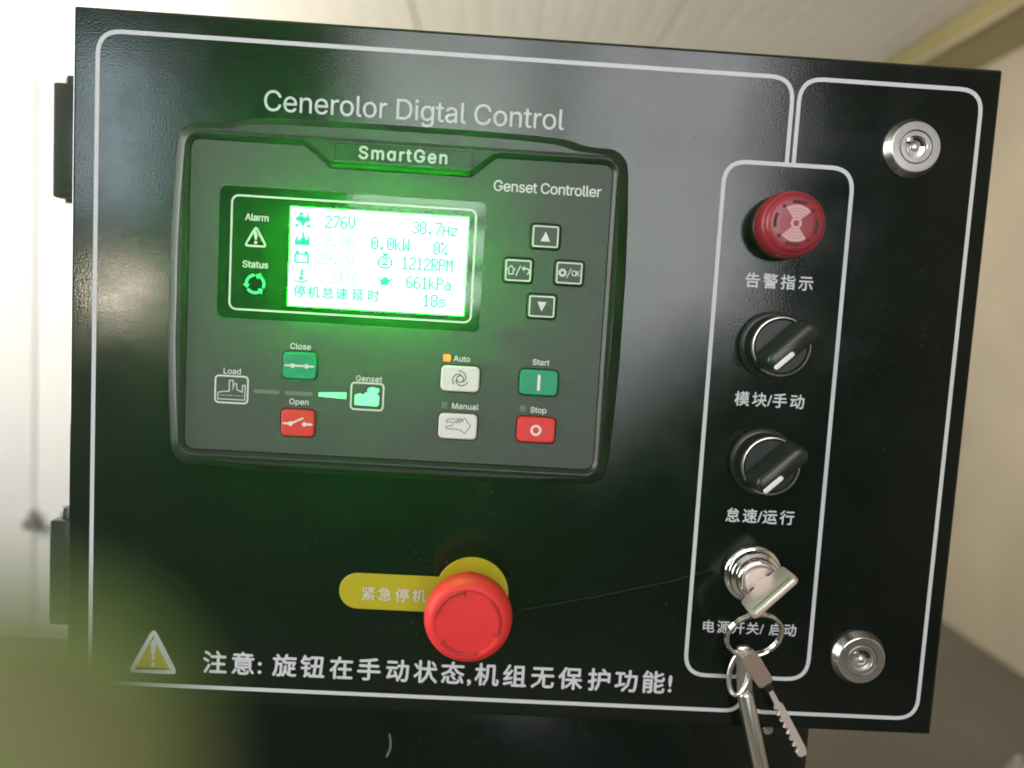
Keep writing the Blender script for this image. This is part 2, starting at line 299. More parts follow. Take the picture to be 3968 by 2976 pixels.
def stroke(path, w, closed=False, cap=True):
    """outline of a line of width w; returns list of loops"""
    P = [Vector(p) for p in path]
    n = len(P)
    L, R = [], []
    for i in range(n):
        if closed:
            e1, e2 = (P[i] - P[i - 1]), (P[(i + 1) % n] - P[i])
        else:
            e1 = P[i] - P[i - 1] if i else P[1] - P[0]
            e2 = P[i + 1] - P[i] if i < n - 1 else P[-1] - P[-2]
        e1.normalize(); e2.normalize()
        n1, n2 = Vector((-e1.y, e1.x)), Vector((-e2.y, e2.x))
        m = (n1 + n2)
        m = m.normalized() if m.length > 1e-5 else n1
        q = m * (w / 2) / max(0.5, m.dot(n1))
        L.append((P[i] + q)); R.append((P[i] - q))
    if closed:
        return [[tuple(p) for p in L], [tuple(p) for p in R]]
    out = [tuple(p) for p in L]
    if cap:
        dd = (P[-1] - P[-2]).normalized(); a = math.atan2(dd.y, dd.x)
        out += [(P[-1].x + w / 2 * math.cos(a + t), P[-1].y + w / 2 * math.sin(a + t)) for t in (1.05, 0.52, 0, -0.52, -1.05)]
    out += [tuple(p) for p in R[::-1]]
    if cap:
        dd = (P[0] - P[1]).normalized(); a = math.atan2(dd.y, dd.x)
        out += [(P[0].x + w / 2 * math.cos(a + t), P[0].y + w / 2 * math.sin(a + t)) for t in (1.05, 0.52, 0, -0.52, -1.05)]
    return [out]


CAPH = max(GLYPHS['L'][1][0][1::2])


def text_width(s, sc, sp):
    return sum(GLYPHS[c][0] * sc + sp for c in s) - sp


def fill_glyph(conts):
    """fills one glyph: every outer contour with its own holes, overlapping outer contours a hair apart"""
    def ar(l):
        return sum(l[i][0] * l[(i + 1) % len(l)][1] - l[(i + 1) % len(l)][0] * l[i][1] for i in range(len(l)))

    def inside(p, l):
        k = False
        for i in range(len(l)):
            a, b = l[i - 1], l[i]
            if (a[1] > p[1]) != (b[1] > p[1]) and p[0] < (b[0] - a[0]) * (p[1] - a[1]) / (b[1] - a[1]) + a[0]:
                k = not k
        return k
    loops = [[(q[i], q[i + 1]) for i in range(0, len(q), 2)] for q in conts]
    sign = max((ar(l) for l in loops), key=abs) > 0
    outer = [l for l in loops if (ar(l) > 0) == sign]
    holes = [l for l in loops if (ar(l) > 0) != sign]
    vs, fs = [], []
    for k, l in enumerate(outer):
        v, f = fill_loops([l] + [h for h in holes if inside(h[0], l)])
        fs += [[i + len(vs) for i in q] for q in f]
        vs += [(p[0], p[1], k * 0.004) for p in v]
    return vs, fs


GCACHE = {}


def shifts(bold):
    """a heavier stroke is the same glyph laid down again a hair to each side"""
    return [(0, 0)] if not bold else [(0, 0), (bold, 0.0), (-bold, 0.0), (0, bold), (0, -bold)]


def latin(mb, s, x, y, h, cap, width=None, bold=0.0, center=False):
    """flat lettering from outlines: baseline at y, capital height cap (mm), spread to the given width"""
    sc = cap / CAPH
    sp = 0.0
    if width:
        sp = (width - text_width(s, sc, 0)) / max(1, len(s) - 1)
    if center:
        x -= text_width(s, sc, sp) / 2
    for c in s:
        adv, cs = GLYPHS[c]
        if cs:
            if c not in GCACHE:
                GCACHE[c] = fill_glyph(cs)
            vs, fs = GCACHE[c]
            for k, (dx, dy) in enumerate(shifts(bold)):
                mb.add([(x + p[0] * sc + dx, y + p[1] * sc + dy, h + k * 0.012 + p[2]) for p in vs], fs)
        x += adv * sc + sp


def hanzi(mb, s, centres, y, h, em, bold=0.0, squeeze=1.0):
    """Chinese characters from the built-in font, one by one at the given centres"""
    for c, cx in zip(s, centres):
        cu = bpy.data.curves.new('glyph', 'FONT')
        cu.body = c
        cu.resolution_u = 2
        o = bpy.data.objects.new('glyph', cu)
        COL.objects.link(o)
        bpy.context.view_layer.update()
        me = bpy.data.meshes.new_from_object(o.evaluated_get(bpy.context.evaluated_depsgraph_get()))
        if me.vertices:
            xs = [v.co.x for v in me.vertices]
            mx = (min(xs) + max(xs)) / 2
            oy = 0.36
            for k, (dx, dy) in enumerate(shifts(bold * em)):
                mb.add([(cx + (v.co.x - mx) * em * squeeze + dx, y + (v.co.y - oy) * em + dy, h + k * 0.012) for v in me.vertices], [list(p.vertices) for p in me.polygons])
        bpy.data.objects.remove(o)
        bpy.data.curves.remove(cu)
        bpy.data.meshes.remove(me)


# ------------------------------------------------------------------ materials
M = {}


def mat(name, col, rough=0.5, metal=0.0, spec=0.5, bump=0.0, bscale=900.0, var=0.0, vscale=40.0, rvar=0.0, coat=0.0, sss=0.0, emit=None, estr=0.0):
    m = bpy.data.materials.new(name)
    m.use_nodes = True
    nt = m.node_tree
    b = nt.nodes['Principled BSDF']
    b.inputs['Base Color'].default_value = (*col, 1)
    b.inputs['Roughness'].default_value = rough
    b.inputs['Metallic'].default_value = metal
    b.inputs['Specular IOR Level'].default_value = spec
    b.inputs['Coat Weight'].default_value = coat
    if sss:
        b.inputs['Subsurface Weight'].default_value = sss
        b.inputs['Subsurface Radius'].default_value = (0.004, 0.001, 0.001)
    if emit:
        b.inputs['Emission Color'].default_value = (*emit, 1)
        b.inputs['Emission Strength'].default_value = estr
    tc = nt.nodes.new('ShaderNodeTexCoord')
    if bump:
        n = nt.nodes.new('ShaderNodeTexNoise')
        n.inputs['Scale'].default_value = bscale
        n.inputs['Detail'].default_value = 3
        nt.links.new(tc.outputs['Object'], n.inputs['Vector'])
        bp = nt.nodes.new('ShaderNodeBump')
        bp.inputs['Strength'].default_value = bump
        bp.inputs['Distance'].default_value = 0.0004
        nt.links.new(n.outputs['Fac'], bp.inputs['Height'])
        nt.links.new(bp.outputs['Normal'], b.inputs['Normal'])
    if var:
        n = nt.nodes.new('ShaderNodeTexNoise')
        n.inputs['Scale'].default_value = vscale
        n.inputs['Detail'].default_value = 6
        nt.links.new(tc.outputs['Object'], n.inputs['Vector'])
        cr = nt.nodes.new('ShaderNodeValToRGB')
        lo, hi = 1 - var, 1 + var
        cr.color_ramp.elements[0].position, cr.color_ramp.elements[1].position = 0.3, 0.7
        cr.color_ramp.elements[0].color = (*[c * lo for c in col], 1)
        cr.color_ramp.elements[1].color = (*[min(1, c * hi) for c in col], 1)
        nt.links.new(n.outputs['Fac'], cr.inputs['Fac'])
        nt.links.new(cr.outputs['Color'], b.inputs['Base Color'])
    if rvar:
        n = nt.nodes.new('ShaderNodeTexNoise')
        n.inputs['Scale'].default_value = 22
        n.inputs['Detail'].default_value = 7
        n.inputs['Roughness'].default_value = 0.65
        nt.links.new(tc.outputs['Object'], n.inputs['Vector'])
        mr = nt.nodes.new('ShaderNodeMapRange')
        mr.inputs['From Min'].default_value, mr.inputs['From Max'].default_value = 0.35, 0.7
        mr.inputs['To Min'].default_value, mr.inputs['To Max'].default_value = max(0.02, rough - rvar), rough + rvar
        nt.links.new(n.outputs['Fac'], mr.inputs['Value'])
        nt.links.new(mr.outputs['Result'], b.inputs['Roughness'])
    M[name] = m
    return m


def dust(m):
    """fine settled specks over the paint"""
    nt = m.node_tree
    b = nt.nodes['Principled BSDF']
    tc = nt.nodes.new('ShaderNodeTexCoord')
    src = b.inputs['Base Color'].links[0].from_socket
    n = nt.nodes.new('ShaderNodeTexNoise')
    n.inputs['Scale'].default_value = 520
    n.inputs['Detail'].default_value = 1
    big = nt.nodes.new('ShaderNodeTexNoise')
    big.inputs['Scale'].default_value = 9
    nt.links.new(tc.outputs['Object'], n.inputs['Vector'])
    nt.links.new(tc.outputs['Object'], big.inputs['Vector'])
    add = nt.nodes.new('ShaderNodeMath')
    add.operation = 'MULTIPLY_ADD'
    add.inputs[1].default_value = 0.35
    nt.links.new(big.outputs['Fac'], add.inputs[0])
    nt.links.new(n.outputs['Fac'], add.inputs[2])
    mr = nt.nodes.new('ShaderNodeMapRange')
    mr.inputs['From Min'].default_value, mr.inputs['From Max'].default_value = 0.90, 1.06
    nt.links.new(add.outputs[0], mr.inputs['Value'])
    mx = nt.nodes.new('ShaderNodeMix')
    mx.data_type = 'RGBA'
    mx.inputs['B'].default_value = (0.035, 0.034, 0.032, 1)
    nt.links.new(mr.outputs['Result'], mx.inputs['Factor'])
    nt.links.new(src, mx.inputs['A'])
    nt.links.new(mx.outputs['Result'], b.inputs['Base Color'])


mat('black_powder_coat', (0.0042, 0.0046, 0.0048), 0.14, bump=0.085, bscale=1100, rvar=0.06, var=0.25, vscale=30)
dust(M['black_powder_coat'])
mat('white_ink', (0.62, 0.645, 0.67), 0.5, bump=0.1)
mat('yellow_ink', (0.47, 0.42, 0.008), 0.42, bump=0.1)
mat('black_plastic', (0.014, 0.014, 0.014), 0.33, bump=0.12, bscale=2200)
mat('gloss_black_plastic', (0.014, 0.013, 0.013), 0.3, bump=0.05, bscale=1500)
mat('dark_gap', (0.003, 0.003, 0.003), 0.8)
mat('grey_membrane', (0.058, 0.061, 0.060), 0.55, bump=0.14, bscale=3000, var=0.06, vscale=300)
mat('grey_button', (0.046, 0.048, 0.048), 0.5, bump=0.1, bscale=3000)
mat('black_window', (0.006, 0.007, 0.007), 0.07)
mat('label_ink', (0.70, 0.72, 0.68), 0.5)
mat('logo_ink', (0.55, 0.57, 0.55), 0.4)
mat('faint_ink', (0.16, 0.17, 0.165), 0.5)
mat('faint_scratch', (0.03, 0.03, 0.03), 0.6)
mat('green_key', (0.006, 0.30, 0.14), 0.45, bump=0.08, bscale=2500)
mat('red_key', (0.74, 0.012, 0.028), 0.45, bump=0.08, bscale=2500)
mat('white_key', (0.78, 0.74, 0.71), 0.45, bump=0.08, bscale=2500)
mat('grey_ink', (0.10, 0.095, 0.09), 0.5)
mat('unlit_lens', (0.13, 0.135, 0.13), 0.35)
mat('lcd_backlight', (0.1, 0.5, 0.2), 0.3, emit=(0.0108, 1.0, 0.014), estr=100)
mat('lcd_ink', (0.0, 0.02, 0.015), 0.4, emit=(0.0, 0.5, 0.42), estr=1.0)
mat('lcd_faint_ink', (0.0, 0.05, 0.04), 0.4, emit=(0.62, 1.0, 0.98), estr=1.0)
mat('green_led', (0.01, 0.10, 0.03), 0.4, emit=(0.04, 1.0, 0.22), estr=1.6)
mat('bright_green_led', (0.02, 0.12, 0.04), 0.4, emit=(0.12, 1.0, 0.24), estr=2.6)
mat('amber_led', (0.2, 0.06, 0.01), 0.4, emit=(1.0, 0.20, 0.02), estr=2.2)
mat('red_translucent', (0.30, 0.022, 0.04), 0.33, bump=0.05, sss=0.15)
mat('pink_print', (0.62, 0.36, 0.37), 0.5)
mat('deep_red', (0.06, 0.002, 0.004), 0.6)
mat('red_mushroom', (0.78, 0.03, 0.036), 0.5, spec=0.35, bump=0.05, bscale=1500, sss=0.05)
mat('red_mushroom_mark', (0.42, 0.014, 0.016), 0.5)
mat('chrome', (0.78, 0.77, 0.75), 0.10, metal=1.0, rvar=0.04)
mat('satin_chrome', (0.80, 0.79, 0.77), 0.24, metal=1.0, rvar=0.05, bump=0.04, bscale=500)
mat('brushed_zinc', (0.62, 0.60, 0.57), 0.28, metal=1.0, bump=0.12, bscale=900)
mat('nickel', (0.74, 0.63, 0.58), 0.42, metal=0.65, bump=0.15, bscale=700)
mat('brass_tan', (0.56, 0.43, 0.34), 0.34, metal=0.8, bump=0.1)
mat('white_insert', (0.80, 0.80, 0.80), 0.4)
mat('white_wall_paint', (0.80, 0.79, 0.76), 0.6, var=0.03, vscale=1.5)
mat('cream_wall_paint', (0.50, 0.43, 0.31), 0.6, var=0.14, vscale=2.0)
mat('cream_sheet', (0.64, 0.60, 0.54), 0.5, var=0.03, vscale=2)
mat('olive_paint', (0.31, 0.26, 0.10), 0.5, var=0.1, vscale=3)
mat('floor_paint', (0.19, 0.175, 0.14), 0.6, var=0.12, vscale=4, bump=0.05, bscale=60)
mat('olive_matte', (0.19, 0.215, 0.085), 0.9, bump=0.3, bscale=1500)
mat('latch_grey', (0.14, 0.13, 0.12), 0.6)


# ------------------------------------------------------------------ the room around it
def wbox(name, m, x0, x1, y0, y1, z0, z1, parent=None, bevel=0.0):
    mb = MB()
    mb.box(x0 * 1000, x1 * 1000, z0 * 1000, z1 * 1000, -y1 * 1000, -y0 * 1000)
    return mb.build(name, m, parent, bevel=bevel)


CH = CAM[2] + 1.10                                   # ceiling height
tag(wbox('floor', M['floor_paint'], -3.6, 1.9, -3.2, 3.2, -0.05, 0.0), 'dim olive-brown floor', 'floor', kind='structure')
tag(wbox('back_wall', M['white_wall_paint'], -3.6, 1.95, 3.09, 3.19, 0, CH - 0.002), 'bright white wall behind the control panel', 'wall', kind='structure')
tag(wbox('side_wall', M['cream_wall_paint'], 1.80, 1.95, -3.2, 3.088, 0, CH - 0.002), 'cream wall on the right', 'wall', kind='structure')
# ceiling of ribbed sandwich sheets: the ribs run away from the viewer
mb = MB()
prof = []
pw = 0.960                                           # sheet width
x = CAM[0] - 1.196 * 1.10 - 2 * pw
while x < 1.95:
    for k in range(10):
        w = pw / 10
        g = 0.010 if k == 0 else 0.0012
        gw = 0.007 if k == 0 else 0.011
        prof += [(x + k * w, CH + g), (x + k * w + gw, CH + g), (x + k * w + gw + 0.006, CH), (x + (k + 1) * w - 0.006, CH)]
    x += pw
n = len(prof)
mb.add([(p[0] * 1000, p[1] * 1000, 3200) for p in prof] + [(p[0] * 1000, p[1] * 1000, -3200) for p in prof], [[i, i + 1, n + i + 1, n + i] for i in range(n - 1)])
tag(mb.build('ceiling', M['cream_sheet'], sharp=10), 'cream ribbed sheet ceiling', 'ceiling', kind='structure')
# boxed duct along the right edge of the ceiling
du = bpy.data.objects.new('ceiling_duct', None)
COL.objects.link(du)
du.location = (1.68, 0, CH - 0.07)
tag(du, 'olive-yellow boxed duct running along the ceiling above the cream wall', 'duct')
mb = MB()
a, b = 1560 + CAM[0] * 1000, 1530 + CAM[0] * 1000
mb.add([(a - 1680, 10, 3200), (b - 1680, 66, 3200), (a - 1680, 10, -3080), (b - 1680, 66, -3080), (118, 10, 3200), (118, 10, -3080)],
       [[0, 1, 3, 2], [0, 2, 5, 4]])
mb.build('sheet_cover', M['olive_paint'], du)
mb = MB()
mb.box(a - 1690, a - 1672, -2, 8, -3080, 3200)
mb.build('edge_strip', M['cream_wall_paint'], du, bevel=2)
# white container door standing open, nearer than the back wall
dr = bpy.data.objects.new('container_door', None)
COL.objects.link(dr)
dr.location = (-1.45, 2.028, 0.0)
tag(dr, 'overexposed white container door seen left of the control panel', 'door')
mb = MB()
mb.box(-585, 600, 5, 1855, -40, 0)
mb.build('door_leaf', M['white_wall_paint'], dr, bevel=4)
mb = MB()
mb.box(-580, 92, 30, 1680, 1, 8)
mb.build('door_panel', M['white_wall_paint'], dr, bevel=3)
mb = MB()
zl = (CAM[2] - 0.293 * 2.4) * 1000
mb.box(78, 118, zl - 22, zl + 8, 9, 40)
mb.box(112, 190, zl - 24, zl - 15, 14, 26)
mb.box(90, 106, zl + 2, zl + 34, 12, 30)
mb.build('latch', M['latch_grey'], dr, bevel=3)
# steel stud with nut standing on the floor at the lower right
bo = bpy.data.objects.new('anchor_bolt', None)
COL.objects.link(bo)
bo.location = (CAM[0] + 0.735 * 1.90, CAM[1] + 1.90, 0)
tag(bo, 'shiny steel anchor bolt at the lower right corner, beside the cream wall', 'bolt')
mb = MB()
mb.loft(circle(0, 0, 24, 6), [(0, -10), (0, 10)])
nb = MB()
for (x_, y_, h_) in mb.v:
    pass
def upright(mbx):
    mbx.v = [(x_, h_, -y_) for (x_, y_, h_) in mbx.v]
    return mbx
mb = MB(); mb.loft(ccw(circle(0, 0, 22, 6)), [(1.5, 6), (0, 8), (0, 24), (2, 26)], bottom=True)
upright(mb).build('nut', M['chrome'], bo)
mb = MB(); mb.lathe([(0, 26), (11, 26), (11, 44), (9, 47), (0, 47)], 24)
upright(mb).build('stud', M['chrome'], bo)
mb = MB(); mb.lathe([(0, 0.5), (32, 0.5), (32, 6), (0, 6)], 32)
upright(mb).build('washer', M['brushed_zinc'], bo)

# ------------------------------------------------------------------ control cabinet
cab = thing('control_cabinet', 0, 0, 'black powder-coated control cabinet door with white outlines and printed lettering', 'control cabinet')
mb = MB()
mb.loft(ccw(rrect(-210, 210, -159.4, 159.4, 1.2, 3)), [(0, -22), (0, -1.6), (0.25, -0.8), (0.8, -0.22), (1.6, 0)])
mb.build('front_panel', M['black_powder_coat'], cab, sharp=8)
mb = MB()
mb.box(-203, 203, -152, 152, -170, -22.5)
mb.build('cabinet_body', M['black_powder_coat'], cab, bevel=1.5)
for y0 in (76.2, -128.2):
    mb = MB()
    mb.box(-223.6, -203.5, y0, y0 + 52, -30, -9)
    hb = mb.build('hinge', M['gloss_black_plastic'], cab, bevel=1.5)
    mb = MB()
    for dx in (-218.5, -209.0):
        mb.v += []
        k = MB(); k.lathe([(0, y0 - 1.5), (3.4, y0 - 1.5), (3.9, y0), (3.9, y0 + 54), (3.2, y0 + 56.5), (0, y0 + 57)], 20)
        mb.add([(x_ + dx, h_, y_ - 18) for (x_, y_, h_) in k.v], k.f)
    mb.build('hinge_pin', M['gloss_black_plastic'], hb)
gh = bpy.data.objects.new('generator_housing', None)
COL.objects.link(gh)
gh.location = (0, 0.9, 0)
tag(gh, 'black generator housing under the control panel, drawn out behind to shade the wall, its dark front behind the hanging keys', 'generator')
mb = MB()
mb.box(-206, 161, 0, 900, -900, 876)  # only the front shows; depth is drawn out to shade the lower right wall
pd = mb.build('housing_body', M['black_powder_coat'], gh, bevel=3)
mb = MB()
mb.lathe([(0, 880), (2.5, 879.7), (3.2, 878.5), (3.2, 876)], 20, 137, Z0 * 1000 - 171)
mb.build('screw', M['chrome'], pd)
mb = MB()
mb.flat(stroke([(-58, 871), (-57.2, 867), (-57.3, 863), (-58.8, 859)], 1.0), 876.15)
mb.build('scratch', M['faint_ink'], pd)


def outline_part(paths, w, h=0.08):
    mbx = MB()
    for p, closed in paths:
        mbx.flat(stroke(p, w, closed), h)
    return mbx.build('printed_border', M['white_ink'], cab)


R = 10.5
# left frame: top-left, along, around; it stops at the inner frame on the right
P = [(113.7, 110.9)] + round_poly([(113.7, 111.5), (113.7, 149.3), (-198.9, 149.3), (-198.9, -151.3), (114.6, -151.3), (114.6, -134.2)], [0, R, R, R, R, 0], 7)[1:]
outline_part([(P, False)], 1.9)
P = round_poly([(116.9, 110.9), (116.9, 149.4), (201.3, 149.4), (201.7, -151.3), (117.4, -151.3), (117.4, -134.2)], [0, R, R, R, R, 0], 7)
outline_part([(P, False)], 1.9, 0.11)
outline_part([(ccw(round_poly([(85.6, -134.0), (145.7, -134.0), (145.0, 110.5), (85.2, 110.5)], R, 7)), True)], 1.9, 0.14)
mb = MB()
latin(mb, 'Cenerolor Digtal Control', -125.6, 119.4, 0.08, 8.9, 136.0, bold=0.06)
mb.build('printed_lettering', M['white_ink'], cab)
mb = MB(); hanzi(mb, '告警指示', [102.6, 110.9, 119.2, 127.6], 57.0, 0.08, 7.3, 0.018)
mb.build('printed_lettering', M['white_ink'], cab)
mb = MB(); hanzi(mb, '模块/手动', [102.3, 110.6, 115.4, 120.3, 128.6], 1.5, 0.08, 7.3, 0.018)
mb.build('printed_lettering', M['white_ink'], cab)
mb = MB(); hanzi(mb, '怠速/运行', [102.6, 110.8, 115.6, 120.5, 128.7], -54.4, 0.08, 7.3, 0.018)
mb.build('printed_lettering', M['white_ink'], cab)
mb = MB(); hanzi(mb, '电源开关/启动', [95.5, 102.6, 109.8, 116.9, 121.3, 127.8, 135.2], -109.6, 0.08, 6.6, 0.014)
mb.build('printed_lettering', M['white_ink'], cab)
mb = MB(); hanzi(mb, '注意:旋钮在手动状态,机组无保护功能!',
                 [-140.1, -126.8, -118.8, -107.1, -93.8, -80.1, -66.8, -53.1, -39.7, -26.6, -18.6, -10.2, 3.3, 16.8, 30.3, 44.2, 57.4, 70.8, 78.9], -138.9, 0.08, 11.8, 0.022)
mb.build('printed_lettering', M['white_ink'], cab)
mb = MB()
mb.flat(stroke([(4.0, -106.0), (40.0, -97.5), (76.0, -88.0), (97.0, -80.5)], 0.22), 0.05)
mb.build('scratch', M['faint_scratch'], cab)
# warning triangle
wt = MB()
tri = ccw(round_poly([(-169.2, -122.6), (-157.2, -145.6), (-181.2, -145.6)], 2.2, 4))
wt.flat([tri], 0.08)
wt = wt.build('warning_triangle', M['white_ink'], cab)
mb = MB(); mb.flat([inset(tri, 2.6)], 0.16); mb.build('yellow_field', M['yellow_ink'], wt)
mb = MB()
mb.flat([[(-169.2 - 1.3, -130.2), (-169.2 - 0.6, -139), (-169.2 + 0.6, -139), (-169.2 + 1.3, -130.2), (-169.2, -128.8)][::-1]], 0.24)
mb.flat([circle(-169.2, -141.2, 1.1, 14)], 0.24)
mb.build('exclamation_mark', M['white_ink'], wt)
# yellow printed legend round the stop button
ccx, ccy, rr, by, bh = -19.6, -98.5, 17.4, -100.2, 8.7
a1 = math.degrees(math.asin((by + bh - ccy) / rr)); a0 = math.degrees(math.asin((by - bh - ccy) / rr))
leg = circle(ccx, ccy, rr, 60, -180 - a0, 180 - a1)
leg = circle(ccx, ccy, rr, 60, -180 - a0, 180 - a1 + 0)
leg += circle(-82.5 + bh, by, bh, 24, 90, 270)
mb = MB(); mb.loft(ccw(leg), [(0, 0), (0, 0.3), (0.25, 0.5)])
lg = mb.build('yellow_legend', M['yellow_ink'], cab)
mb = MB(); hanzi(mb, '紧急停机', [-68.6, -60.7, -52.6, -44.5], -101.3, 0.58, 7.0, 0.006)
mb.build('printed_lettering', M['white_ink'], lg)

# ------------------------------------------------------------------ genset controller
ct = thing('genset_controller', -60, 34.5, 'black controller module with glowing green screen and coloured push buttons', 'controller')
OX, OY = -60.0, 34.5


def L(pts):
    return [(p[0] - OX, p[1] - OY) for p in pts]


# silhouette on the panel: bulged top and bottom, slightly curved sides
half = [(102.0, 0), (102.0, 20), (101.2, 45), (100.0, 65)]
def arc_pts(cx, cy, rx, ry, a0, a1, n):
    return [(cx + rx * math.cos(math.radians(a0 + (a1 - a0) * k / n)), cy + ry * math.sin(math.radians(a0 + (a1 - a0) * k / n))) for k in range(n + 1)]
corner = arc_pts(89.9, 66.9, 9.8, 9.3, 0, 82, 6)
top = [(83, 76.4), (79, 76.9), (74.5, 78.2), (69, 79.2), (55, 79.9), (30, 80.3), (0, 80.4)]
q1 = half + corner + top
sil = q1 + [(-x_, y_) for x_, y_ in q1[-2::-1]]
sil = sil + [(x_, -(y_ if y_ < 76 else 76 + (y_ - 76) * 0.35)) for x_, y_ in sil[-2:0:-1]]
sil = ccw(sil)
face = [(-92.3, -68.2), (92.3, -68.2), (92.3, 68.2), (40.6, 68.2), (30.0, 59.2), (-32.0, 59.2), (-43.0, 68.2), (-92.3, 68.2)]
face = ccw(round_poly(face, [4.5, 4.5, 4.5, 4, 3, 3, 4, 4.5], 5))
mb = MB()
crest = [(p[0] * (1 - 5.4 / 102), p[1] * (1 - 3.8 / 78)) for p in sil]
ns = len(sil)
prof_ = [(0, 0), (0, 8), (0.05, 9.3), (0.18, 10.4), (0.82, 13.1), (0.92, 13.75), (1.0, 14.0)]
for t_, h_ in prof_:
    mb.v += [(p[0] + (q[0] - p[0]) * t_, p[1] + (q[1] - p[1]) * t_, h_) for p, q in zip(sil, crest)]
for k in range(len(prof_) - 1):
    for i in range(ns):
        j = (i + 1) % ns
        mb.f.append([k * ns + i, k * ns + j, (k + 1) * ns + j, (k + 1) * ns + i])
mb.flat([crest, inset(face, -2.4)], 14.0)
n = len(face)
b0 = len(mb.v)
for dd, h in ((-2.4, 14.0), (-2.0, 13.85), (-1.6, 13.5), (-0.4, 12.2), (-0.3, 11.2)):
    mb.v += [(p[0], p[1], h) for p in inset(face, dd)]
for k in range(4):
    for i in range(n):
        j = (i + 1) % n
        mb.f.append([b0 + k * n + i, b0 + k * n + j, b0 + (k + 1) * n + j, b0 + (k + 1) * n + i])
hs = mb.build('housing', M['black_plastic'], ct, sharp=30)
# raised outline of the name tab and the maker's lettering
tabr = ccw(rrect(-30.6, 30.6, 62.0, 70.6, 1.4, 4))
mb = MB()
for a_, b_, h0_, h1_ in ((0, 0.25, 14.02, 14.5), (0.25, 0.6, 14.5, 14.5), (0.6, 0.85, 14.5, 14.02)):
    A, B_ = inset(tabr, a_), inset(tabr, b_)
    m_ = len(A)
    mb.add([(p[0], p[1], h0_) for p in A] + [(p[0], p[1], h1_) for p in B_], [[i, (i + 1) % m_, m_ + (i + 1) % m_, m_ + i] for i in range(m_)])
mb.build('name_tab', M['black_plastic'], hs)
mb = MB(); latin(mb, 'SmɑrtGen', -79.6 - OX, 98.5 - OY, 14.1, 5.2, 39.2, bold=0.22)
mb.build('printed_lettering', M['logo_ink'], hs)

# membrane face with real cut-outs for the window and the keys
win = ccw(rrect(-139.6 - OX, -22.8 - OX, 25.8 - OY, 83.7 - OY, 3.0, 5))
keys = [  # x, y, w, h, radius
    ('up', 4.3, 69.9, 13.0, 10.9, 1.6), ('home', -6.95, 54.3, 13.0, 10.9, 1.6), ('ok', 15.8, 54.5, 13.0, 10.9, 1.6), ('down', 4.5, 39.0, 13.0, 10.9, 1.6),
    ('close', -101.9, 6.4, 15.0, 12.2, 2.0), ('open', -101.9, -19.5, 15.0, 12.2, 2.0),
    ('auto', -30.15, 4.5, 17.4, 11.6, 2.2), ('manual', -30.1, -17.1, 17.4, 11.6, 2.2), ('start', 5.3, 4.8, 17.4, 11.6, 2.2), ('stop', 5.3, -16.7, 17.4, 11.6, 2.2)]


def kr(k, grow=0.0):
    _, x_, y_, w_, h_, r_ = k
    return ccw(rrect(x_ - OX - w_ / 2 - grow, x_ - OX + w_ / 2 + grow, y_ - OY - h_ / 2 - grow, y_ - OY + h_ / 2 + grow, r_ + grow, 5))


mb = MB()
holes = [win] + [kr(k, 0.55) for k in keys]
mb.flat([inset(face, 0)] + holes, 12.0)
for hl in holes:
    m_ = len(hl)
    mb.add([(p[0], p[1], 12.0) for p in hl] + [(p[0], p[1], 10.2) for p in hl], [[i, (i + 1) % m_, m_ + (i + 1) % m_, m_ + i] for i in range(m_)])
fp = mb.build('face_plate', M['grey_membrane'], ct, sharp=20)
mb = MB(); mb.flat([inset(face, 0.3)], 10.2)
mb.build('backing_plate', M['dark_gap'], ct)

# printed captions on the face
mb = MB()
latin(mb, 'Genset Controller', -20.2 - OX, 88.7 - OY, 12.06, 4.5, 48.1, bold=0.09)
mb.build('printed_lettering', M['label_ink'], fp)
for s_, x0_, x1_, y_ in (('Load', -136.0, -127.9, 0.9), ('Close', -106.7, -97.3, 13.7), ('Open', -106.3, -97.4, -11.2), ('Genset', -77.0, -65.1, 0.9),
                         ('Auto', -33.6, -26.1, 12.3), ('Manual', -33.4, -21.2, -9.2), ('Start', 1.9, 9.6, 12.7), ('Stop', 2.2, 9.7, -9.0)):
    mb = MB()
    latin(mb, s_, x0_ - OX, y_ - OY, 12.06, 2.5, x1_ - x0_, bold=0.07)
    mb.build('printed_lettering', M['label_ink'], fp)
# mimic bars
for x0_, x1_ in ((-122.1, -110.8), (-108.2, -96.0)):
    mb = MB(); mb.flat([rrect(x0_ - OX, x1_ - OX, -7.1 - OY, -5.4 - OY, 0.2, 2)], 12.06)
    mb.build('mimic_bar', M['faint_ink'], fp)
mb = MB(); mb.flat([[(-93.2 - OX, -7.0 - OY), (-80.9 - OX, -7.5 - OY), (-80.9 - OX, -4.6 - OY), (-93.2 - OX, -5.3 - OY)]], 12.06)
mb.build('mimic_bar', M['bright_green_led'], fp, label='lit green bar')
